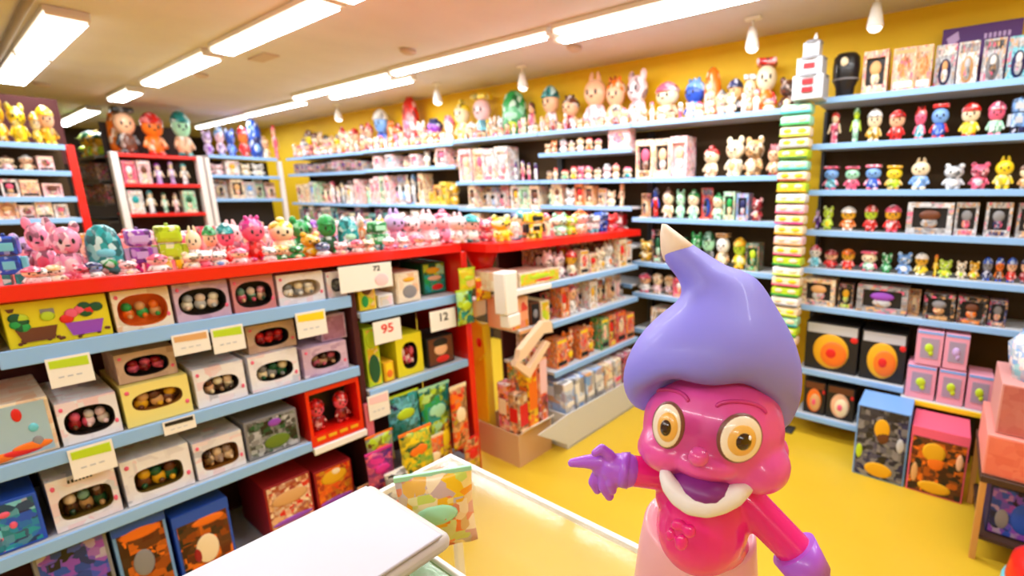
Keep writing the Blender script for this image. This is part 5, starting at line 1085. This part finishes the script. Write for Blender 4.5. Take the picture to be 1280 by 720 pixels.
# hanging packs in the gap next to the red post
for i, (u, v0, v1, m, lab, tc) in enumerate(((585, 335, 362, A_yel, 'yellow and gold', 'lime'), (583, 362, 405, A_green, 'dark green', 'lime'), (605, 345, 375, A_fire, 'red and orange', 'cream'), (592, 545, 590, A_ob, 'orange brown', 'red'), (578, 480, 560, A_ob, 'long orange', 'cream'))):
    x = XG+0.04; p = on(u, v1, 0, x); q_ = on(u, v0, 0, x)
    bag(x, p.y, max(p.z, 0.003), q_.z, 0.1, m, '%s pack with %s label hanging beside the red end post' % (lab, word(tc)), 'packs beside the red end post', top=card(tc), th=0.015)

# ------------------------------------------------------------------ foreground glass counter
ZG = 0.78
cA, cB = on(572, 574, 2, ZG), on(800, 683, 2, ZG)
yR = (cA.y+cB.y)/2; xL, xRr = cA.x-0.03, 0.75; yFr = -0.25
t = empty('glass_counter', ((xL+xRr)/2, (yR+yFr)/2, 0), 0, 'glass topped display counter with a white rim in the foreground', 'counter'); L = t.location
M_glass = glass('counter_glass', (252, 252, 248), 0.0, 0.1, 0.045)  # slight diffuse haze mixed in to imitate the ceiling's reflection
M_rim = mat('white_rim', (250, 248, 245), 0.3)
bm = nb(); box(bm, xL-L.x, xRr-L.x, yFr-L.y, yR-0.008-L.y, ZG-0.008, ZG-0.0005); obj('glass_top', bm, M_glass, t)
for (a, b, c, d) in ((xL, xRr, yR-0.007, yR+0.006), (xL, xRr, yFr-0.015, yFr), (xL-0.015, xL, yFr-0.015, yR+0.006), (xRr, xRr+0.015, yFr-0.015, yR+0.006)):
    bm = nb(); box(bm, a-L.x, b-L.x, c-L.y, d-L.y, ZG-0.016, ZG+0.001, 0, 0.003); obj('rim', bm, M_rim, t)
for x in (xL-0.008, xRr+0.008):
    for y in (yR, yFr-0.008):
        bm = nb(); box(bm, x-0.01-L.x, x+0.01-L.x, y-0.01-L.y, y+0.01-L.y, 0, ZG-0.017); obj('leg', bm, M_rim, t)
# acrylic case with white lid slab
zS = 1.0
a = on(474, 618, 2, zS); b = on(560, 692, 2, zS)
x0, x1, y1 = a.x, b.x, (a.y+b.y)/2
zc_ = 0.955; ya_ = on(552, 703, 2, zc_).y; xa_, xb_ = x0+0.01, on(640, 775, 2, zc_).x
t = empty('acrylic_case', ((xa_+xb_)/2, ya_-0.25, ZG), 0, 'clear greenish acrylic case with white edges under the white tray', 'display case')
w = (xb_-xa_)/2; M_acr = glass('acrylic', (215, 240, 228), 0.02, 0.1, 0.10); hc = zc_-ZG
bm = nb(); box(bm, -w, w, 0.243, 0.247, 0.004, hc-0.008); obj('clear_side', bm, M_acr, t)
bm = nb(); box(bm, w-0.004, w, -0.25, 0.242, 0.004, hc-0.008); obj('clear_side', bm, M_acr, t)
bm = nb(); box(bm, -w, w-0.005, -0.25, 0.242, hc-0.008, hc-0.004); obj('clear_lid', bm, M_acr, t)
bm = nb(); box(bm, -w, w+0.006, 0.2475, 0.256, hc-0.014, hc, 0, 0.003); obj('edge_strip', bm, M_rim, t)
bm = nb(); box(bm, w+0.0005, w+0.008, -0.25, 0.247, hc-0.014, hc, 0, 0.003); obj('edge_strip', bm, M_rim, t)
bm = nb(); box(bm, -w, w+0.006, 0.2475, 0.256, 0.001, 0.012, 0, 0.003); obj('base_strip', bm, M_rim, t)
bm = nb(); box(bm, -w*0.9, w*0.1, -0.2, 0.18, hc-0.003, zS-ZG-0.001, 0, 0.004); obj('riser_block', bm, M_house, t)
t = empty('white_tray', ((x0+x1)/2, y1-0.25, zS+0.002), 0, 'plain white rounded tray lid in the foreground, resting on the acrylic case', 'tray')
w = (x1-x0)/2
bm = nb(); box(bm, -w, w, -0.25, 0.25, 0, 0.03, 0, 0.012); obj('tray_base', bm, mat('tray_grey', (205, 200, 196), 0.5), t)
bm = nb(); box(bm, -w+0.012, w-0.001, -0.25, 0.235, 0.0302, 0.036, 0, 0.0025); obj('tray_top', bm, mat('tray_white', (192, 190, 200), 0.45), t)
# bag lying on the counter corner
p = on(553, 684, 2, ZG); q_ = on(560, 590, 1, p.y)
t = bag(p.x, p.y, ZG+0.002, ZG+0.2, 0.15, art('art_counterbag', ['cream', 'lime', 'cream', 'yellow', 'orange', 'silver', 'gold', 'cream'], 11, 0.25), 'cream and orange snack bag standing at the counter corner beside the white tray', None, 0.9, 0.12, 0.028, card('mint'))

# ------------------------------------------------------------------ the large toy
D0 = 0.655
S = D0/F_PX
ROT = Matrix((CR, CF, CU)).transposed()       # local X right, Y away, Z up (of the view)
LEAN = ROT @ Matrix.Rotation(math.radians(7), 3, 'Y')
toy_base = on(885, 700, 1, 0.49); TB = Vector((T(880, 700, D0+0.07).x, T(880, 700, D0+0.07).y, ZG+0.0012))
toy = empty('cartoon_vinyl_toy', TB, 0, 'large pink toy with lavender flame hair pointing left, standing on the glass counter', 'toy figure')
def part(name, bm, m, parent=toy, vox=0.0, smooth=6, label=None):
    base = Vector(TB)
    for v in bm.verts: v.co -= base
    o = obj(name, bm, m, parent, label=label)
    if vox:
        md = o.modifiers.new('remesh', 'REMESH'); md.mode = 'VOXEL'; md.voxel_size = vox; md.use_smooth_shade = True
        s = o.modifiers.new('smooth', 'SMOOTH'); s.iterations = smooth; s.factor = 0.6
    return o
def E_(bm, u, v, dd, rx, rz, ry, rot=LEAN, seg=20, mi=0):
    """ellipsoid at pixel (u,v), depth D0+dd; radii in px (right, up, away)"""
    ell(bm, T(u, v, D0+dd), (rx*S, ry*S, rz*S), mi, seg, rot)
def C_(bm, a, b, ra, rb, mi=0):
    capsule(bm, T(a[0], a[1], D0+a[2]), T(b[0], b[1], D0+b[2]), ra*S, rb*S, mi, 16)
M_face = mat('toy_pink', (236, 84, 170), 0.32, coat=0.35, sss=0.08)
M_hair = mat('toy_lavender', (142, 138, 248), 0.5, coat=0.08, sss=0.05)
M_tip = mat('toy_tip_cream', (246, 226, 205), 0.5)
M_shirt = mat('toy_hot_pink', (240, 34, 136), 0.25, coat=0.5)
M_glove = mat('toy_glove_purple', (178, 92, 226), 0.35, coat=0.3)
M_pants = mat('toy_pale_pink', (240, 176, 184), 0.3, coat=0.3)
M_teeth = mat('toy_white', (240, 236, 236), 0.35)
M_mouth = mat('toy_mouth_purple', (130, 40, 130), 0.4)
# head
bm = nb()
E_(bm, 891, 532, 0.0, 88, 84, 86)
E_(bm, 833, 556, -0.030, 34, 28, 50); E_(bm, 944, 577, -0.030, 41, 33, 52)
E_(bm, 882, 570, -0.050, 46, 22, 50); E_(bm, 880, 606, 0.0, 48, 30, 46)
E_(bm, 806, 556, 0.02, 10, 16, 14); E_(bm, 974, 566, 0.01, 12, 20, 16)
HB = BVHTree.FromBMesh(bm)
part('head', bm, M_face, vox=0.0035, smooth=10)
bm = nb(); E_(bm, 873, 571, -0.114, 11, 10, 12); part('nose', bm, mat('toy_pink_light', (232, 82, 160), 0.25, coat=0.5))
# brow ridges
for (u, v, w) in ((838, 492, 22), (927, 507, 31)):
    bm = nb(); prev = None
    for k in range(13):
        a = PI*(0.06+0.88*k/12); uu = u-w*math.cos(a); vv = v-11*math.sin(a)+6+(k-6)*0.7
        hit = HB.ray_cast(CAM, ray(uu, vv).normalized())[0]
        if hit is None: continue
        p = hit+(CAM-hit).normalized()*0.0012
        if prev is not None: capsule(bm, prev, p, 2.6*S, 2.6*S, 0, 10)
        prev = p
    part('eyebrow', bm, mat('toy_brow_pink', (214, 60, 140), 0.35), vox=0.0012, smooth=4)
def eye(u, v, rx, rz, yaw, dd):
    R = LEAN @ Matrix.Rotation(yaw, 3, 'Z')
    o = R @ Vector((0, -1, 0))
    bm = nb(); c = T(u, v, D0+dd)
    ell(bm, c+o*1.2*S, ((rx+1.6)*S, 8*S, (rz+1.6)*S), 0, 28, R); e0 = part('eye', bm, mat('toy_eye_outline', (120, 70, 60), 0.4))
    for nm, k, off, m, sh in (('eye_white', 1.0, 2.4, mat('toy_eye_cream', (250, 236, 214), 0.25, coat=0.5), 0), ('iris', 0.72, 5.2, mat('toy_iris_amber', (240, 186, 92), 0.3, coat=0.5), 1), ('pupil', 0.44, 7.6, mat('toy_pupil_brown', (52, 26, 14), 0.2, coat=0.6), 1.2), ('eye_glint', 0.12, 11.4, mat('toy_glint', (255, 250, 245), 0.2), 0)):
        bm = nb(); cc = c+o*off*S+(R @ Vector((1, 0, 0)))*sh*S*(2 if u < 880 else -1)
        if nm == 'eye_glint': cc = c+o*off*S+(R @ Vector((rx*0.16*S, 0, rz*0.16*S)))
        ell(bm, cc, (rx*k*S, 8.5*S, rz*k*S) if nm != 'eye_glint' else (rx*k*S, 4*S, rz*k*S), 0, 28, R)
        part(nm, bm, m, e0).parent = e0
eye(836, 531, 17, 23, -0.50, -0.112)
eye(924, 547, 24, 24, 0.28, -0.124)
# mouth and white grin
bm = nb(); E_(bm, 877, 604, -0.062, 36, 20, 42); part('mouth', bm, M_mouth)
bm = nb(); prev = None
pts = [(829, 583, 4, -0.066), (832, 595, 8, -0.076), (838, 608, 10, -0.084), (849, 620, 11.5, -0.090), (864, 629, 12.5, -0.095), (883, 632, 12.5, -0.096), (901, 627, 13, -0.091), (918, 619, 12.5, -0.083), (932, 611, 8.5, -0.073), (943, 605, 3.5, -0.062)]
for (u, v, r_, dd) in pts:
    if prev: C_(bm, prev[:3], (u, v, dd), prev[3], r_)
    prev = (u, v, dd, r_)
part('grin', bm, M_teeth, vox=0.003, smooth=6, label='wide white grin')
# hair : lofted helmet rising to a flame tip
sil = [ # left, right, front depth, back depth (px), front lift
 ((829, 281), (836, 283), 4, 4, 0), ((827, 295), (853, 297), 12, 12, 0), ((826, 312), (874, 311), 22, 20, 0), ((830, 327), (893, 323), 28, 26, 0), ((842, 341), (908, 333), 32, 30, 0), ((850, 352), (926, 337), 38, 40, 0), ((853, 366), (947, 347), 46, 50, 0),
 ((846, 378), (960, 366), 56, 60, 0), ((828, 390), (972, 386), 68, 74, 0), ((805, 411), (985, 408), 84, 90, 0), ((788, 436), (997, 434), 97, 100, 0), ((778, 464), (1004, 462), 100, 106, 2), ((779, 484), (1003, 492), 92, 104, 12), ((783, 497), (998, 512), 80, 98, 20), ((793, 510), (989, 530), 64, 88, 40), ((808, 517), (977, 546), 44, 70, 56)]
bm = nb(); rings = []
NS = 48
for (l, r_, fd, bd, lift) in sil:
    cu, cv = (l[0]+r_[0])/2, (l[1]+r_[1])/2; hw = (r_[0]-l[0])/2; sl = (r_[1]-l[1])/2
    ring = []
    for k in range(NS):
        a = 2*PI*k/NS; c, s = math.cos(a), math.sin(a)
        d = -s*fd if s > 0 else -s*bd
        up = lift*max(0, s)**0.8
        if lift > 4: up += 9*math.exp(-((abs(c+0.04)-0.45)/0.24)**2)*max(0, s)
        # perspective-correct: px offsets are taken at the ring's own depth
        ring.append(T(cu+hw*c, cv+sl*c-up, D0+0.005+d*S))
    rings.append(ring)
loft(bm, rings)
part('hair', bm, M_hair).modifiers.new('sub', 'SUBSURF').render_levels = 1
bm = nb(); 
tipr = []
for (l, r_, d) in (((827, 280), (834, 281), 4), ((825, 293), (851, 294), 13.5), ((825.5, 308), (866, 306), 20), ((827, 318), (866, 312), 18), ((830, 326), (852, 325), 10)):
    cu, cv = (l[0]+r_[0])/2, (l[1]+r_[1])/2; hw = (r_[0]-l[0])/2; sl = (r_[1]-l[1])/2
    tipr.append([T(cu+hw*math.cos(2*PI*k/24), cv+sl*math.cos(2*PI*k/24), D0+0.004)-CF*(math.sin(2*PI*k/24)*d*1.15*S) for k in range(24)])
loft(bm, tipr); part('hair_tip', bm, M_tip, label='cream flame tip')
# torso
zc = lambda v, dd: T(880, v, D0+dd)
bm = nb()
E_(bm, 878, 655, 0.02, 60, 62, 52); E_(bm, 872, 640, 0.01, 46, 40, 40); E_(bm, 882, 676, 0.035, 58, 34, 48); E_(bm, 928, 625, 0.02, 26, 22, 24); E_(bm, 836, 618, 0.02, 18, 22, 20)
C_(bm, (930, 622, 0.02), (1006, 700, -0.01), 24, 22)
C_(bm, (842, 594, 0.02), (776, 587, 0.0), 20, 19)
part('shirt', bm, M_shirt, vox=0.0035, smooth=8)
# raised emblem on the chest
bm = nb(); E_(bm, 848, 656, -0.062, 9, 7, 5, mi=0); E_(bm, 862, 664, -0.066, 8, 8, 5); E_(bm, 852, 678, -0.058, 8, 10, 5); E_(bm, 838, 668, -0.050, 6, 8, 5); part('chest_emblem', bm, M_shirt, vox=0.0022, smooth=4)
# trousers, legs, shoes
base = T(880, 735, D0+0.07)
bm = nb()
AX = LEAN
def ringp(u, v, rx, d, dd, tiltpx): return [T(u+rx*math.cos(2*PI*k/40), v+d*0.42*math.sin(2*PI*k/40)+tiltpx*math.cos(2*PI*k/40), D0+dd)-CF*(math.sin(2*PI*k/40)*d*0.9*S) for k in range(40)]
rr = [ringp(878, 662, 58, 40, 0.045, 9), ringp(877, 653, 66, 57, 0.045, 10), ringp(875, 660, 70, 60, 0.048, 11), ringp(872, 690, 74, 62, 0.055, 8), ringp(870, 730, 78, 62, 0.065, 4), ringp(870, 770, 80, 58, 0.08, 0), ringp(870, 800, 60, 40, 0.09, 0)]
loft(bm, rr); part('trousers', bm, M_pants)
for s in (-1, 1):
    hip = T(870+s*36, 770, D0+0.085); foot = Vector((hip.x+CR.x*s*0.012, hip.y+CR.y*s*0.012, ZG+0.037))
    bm = nb(); capsule(bm, hip, foot, 0.045, 0.034); part('leg', bm, M_pants)
    fw = Vector((-CF.x, -CF.y, 0)).normalized(); R = Matrix((CR, fw*-1, Vector((0, 0, 1)))).transposed()
    bm = nb(); ell(bm, foot+fw*0.02+Vector((0, 0, -0.0145)), (0.035, 0.052, 0.021), 0, 20, R); part('shoe', bm, M_glove)
# pointing glove
bm = nb()
C_(bm, (782, 588, 0.0), (766, 585, 0.0), 21, 18)                     # wrist
E_(bm, 757, 581, 0.0, 19, 17, 12)                                     # palm
C_(bm, (750, 577, -0.002), (732, 577, -0.004), 11, 8); C_(bm, (732, 577, -0.004), (715, 578.5, -0.006), 8, 5.4)   # index finger
C_(bm, (762, 570, -0.008), (752, 561, -0.012), 7.5, 6.2); C_(bm, (752, 561, -0.012), (744, 566, -0.014), 6.2, 5)     # thumb on top
C_(bm, (748, 590, 0.006), (742, 602, 0.006), 7.5, 7); C_(bm, (742, 602, 0.006), (747, 612, 0.010), 7, 5.8)            # middle finger
C_(bm, (756, 594, -0.004), (755, 608, -0.004), 7.8, 7.4); C_(bm, (755, 608, -0.004), (762, 620, 0.002), 7.4, 6)       # ring finger
C_(bm, (766, 592, -0.012), (764, 604, -0.012), 7, 6.5); C_(bm, (764, 604, -0.012), (766, 613, -0.006), 6.5, 5.2)      # little finger
part('glove', bm, M_glove, vox=0.0018, smooth=3, label='purple glove with one finger pointing')
bm = nb(); tube(bm, T(775, 587, D0), T(786, 588, D0), 20.5*S, 22*S, seg=28); part('glove_cuff', bm, M_glove)
# lowered glove
bm = nb()
tube(bm, T(992, 686, D0-0.006), T(1016, 722, D0-0.012), 30*S, 25*S, seg=28)
part('glove_cuff', bm, M_glove)
bm = nb()
C_(bm, (1008, 712, -0.01), (1030, 745, -0.012), 24, 19); E_(bm, 1036, 762, -0.012, 21, 24, 15)
for (a0, b0, a1, b1, d) in ((1024, 778, 1020, 800, -0.02), (1036, 782, 1035, 806, -0.016), (1048, 780, 1050, 802, -0.012), (1056, 772, 1062, 792, -0.006)):
    C_(bm, (a0, b0, d), (a1, b1, d), 7.5, 6.8); C_(bm, (a1, b1, d), (a1-5, b1+10, d-0.01), 6.8, 5.2)
C_(bm, (1020, 755, -0.024), (1006, 770, -0.034), 7.5, 6); 
part('glove', bm, M_glove, vox=0.002, smooth=3, label='purple glove hanging down')

# ------------------------------------------------------------------ world + view
w = bpy.data.worlds.new('world'); SC.world = w; w.use_nodes = True
w.node_tree.nodes['Background'].inputs['Color'].default_value = (1, 0.95, 0.9, 1); w.node_tree.nodes['Background'].inputs['Strength'].default_value = 0.3
SC.view_settings.view_transform = 'Standard'; SC.view_settings.look = 'None'; SC.view_settings.gamma = 1; SC.view_settings.use_curve_mapping = False
SC.view_settings.exposure = -1.32
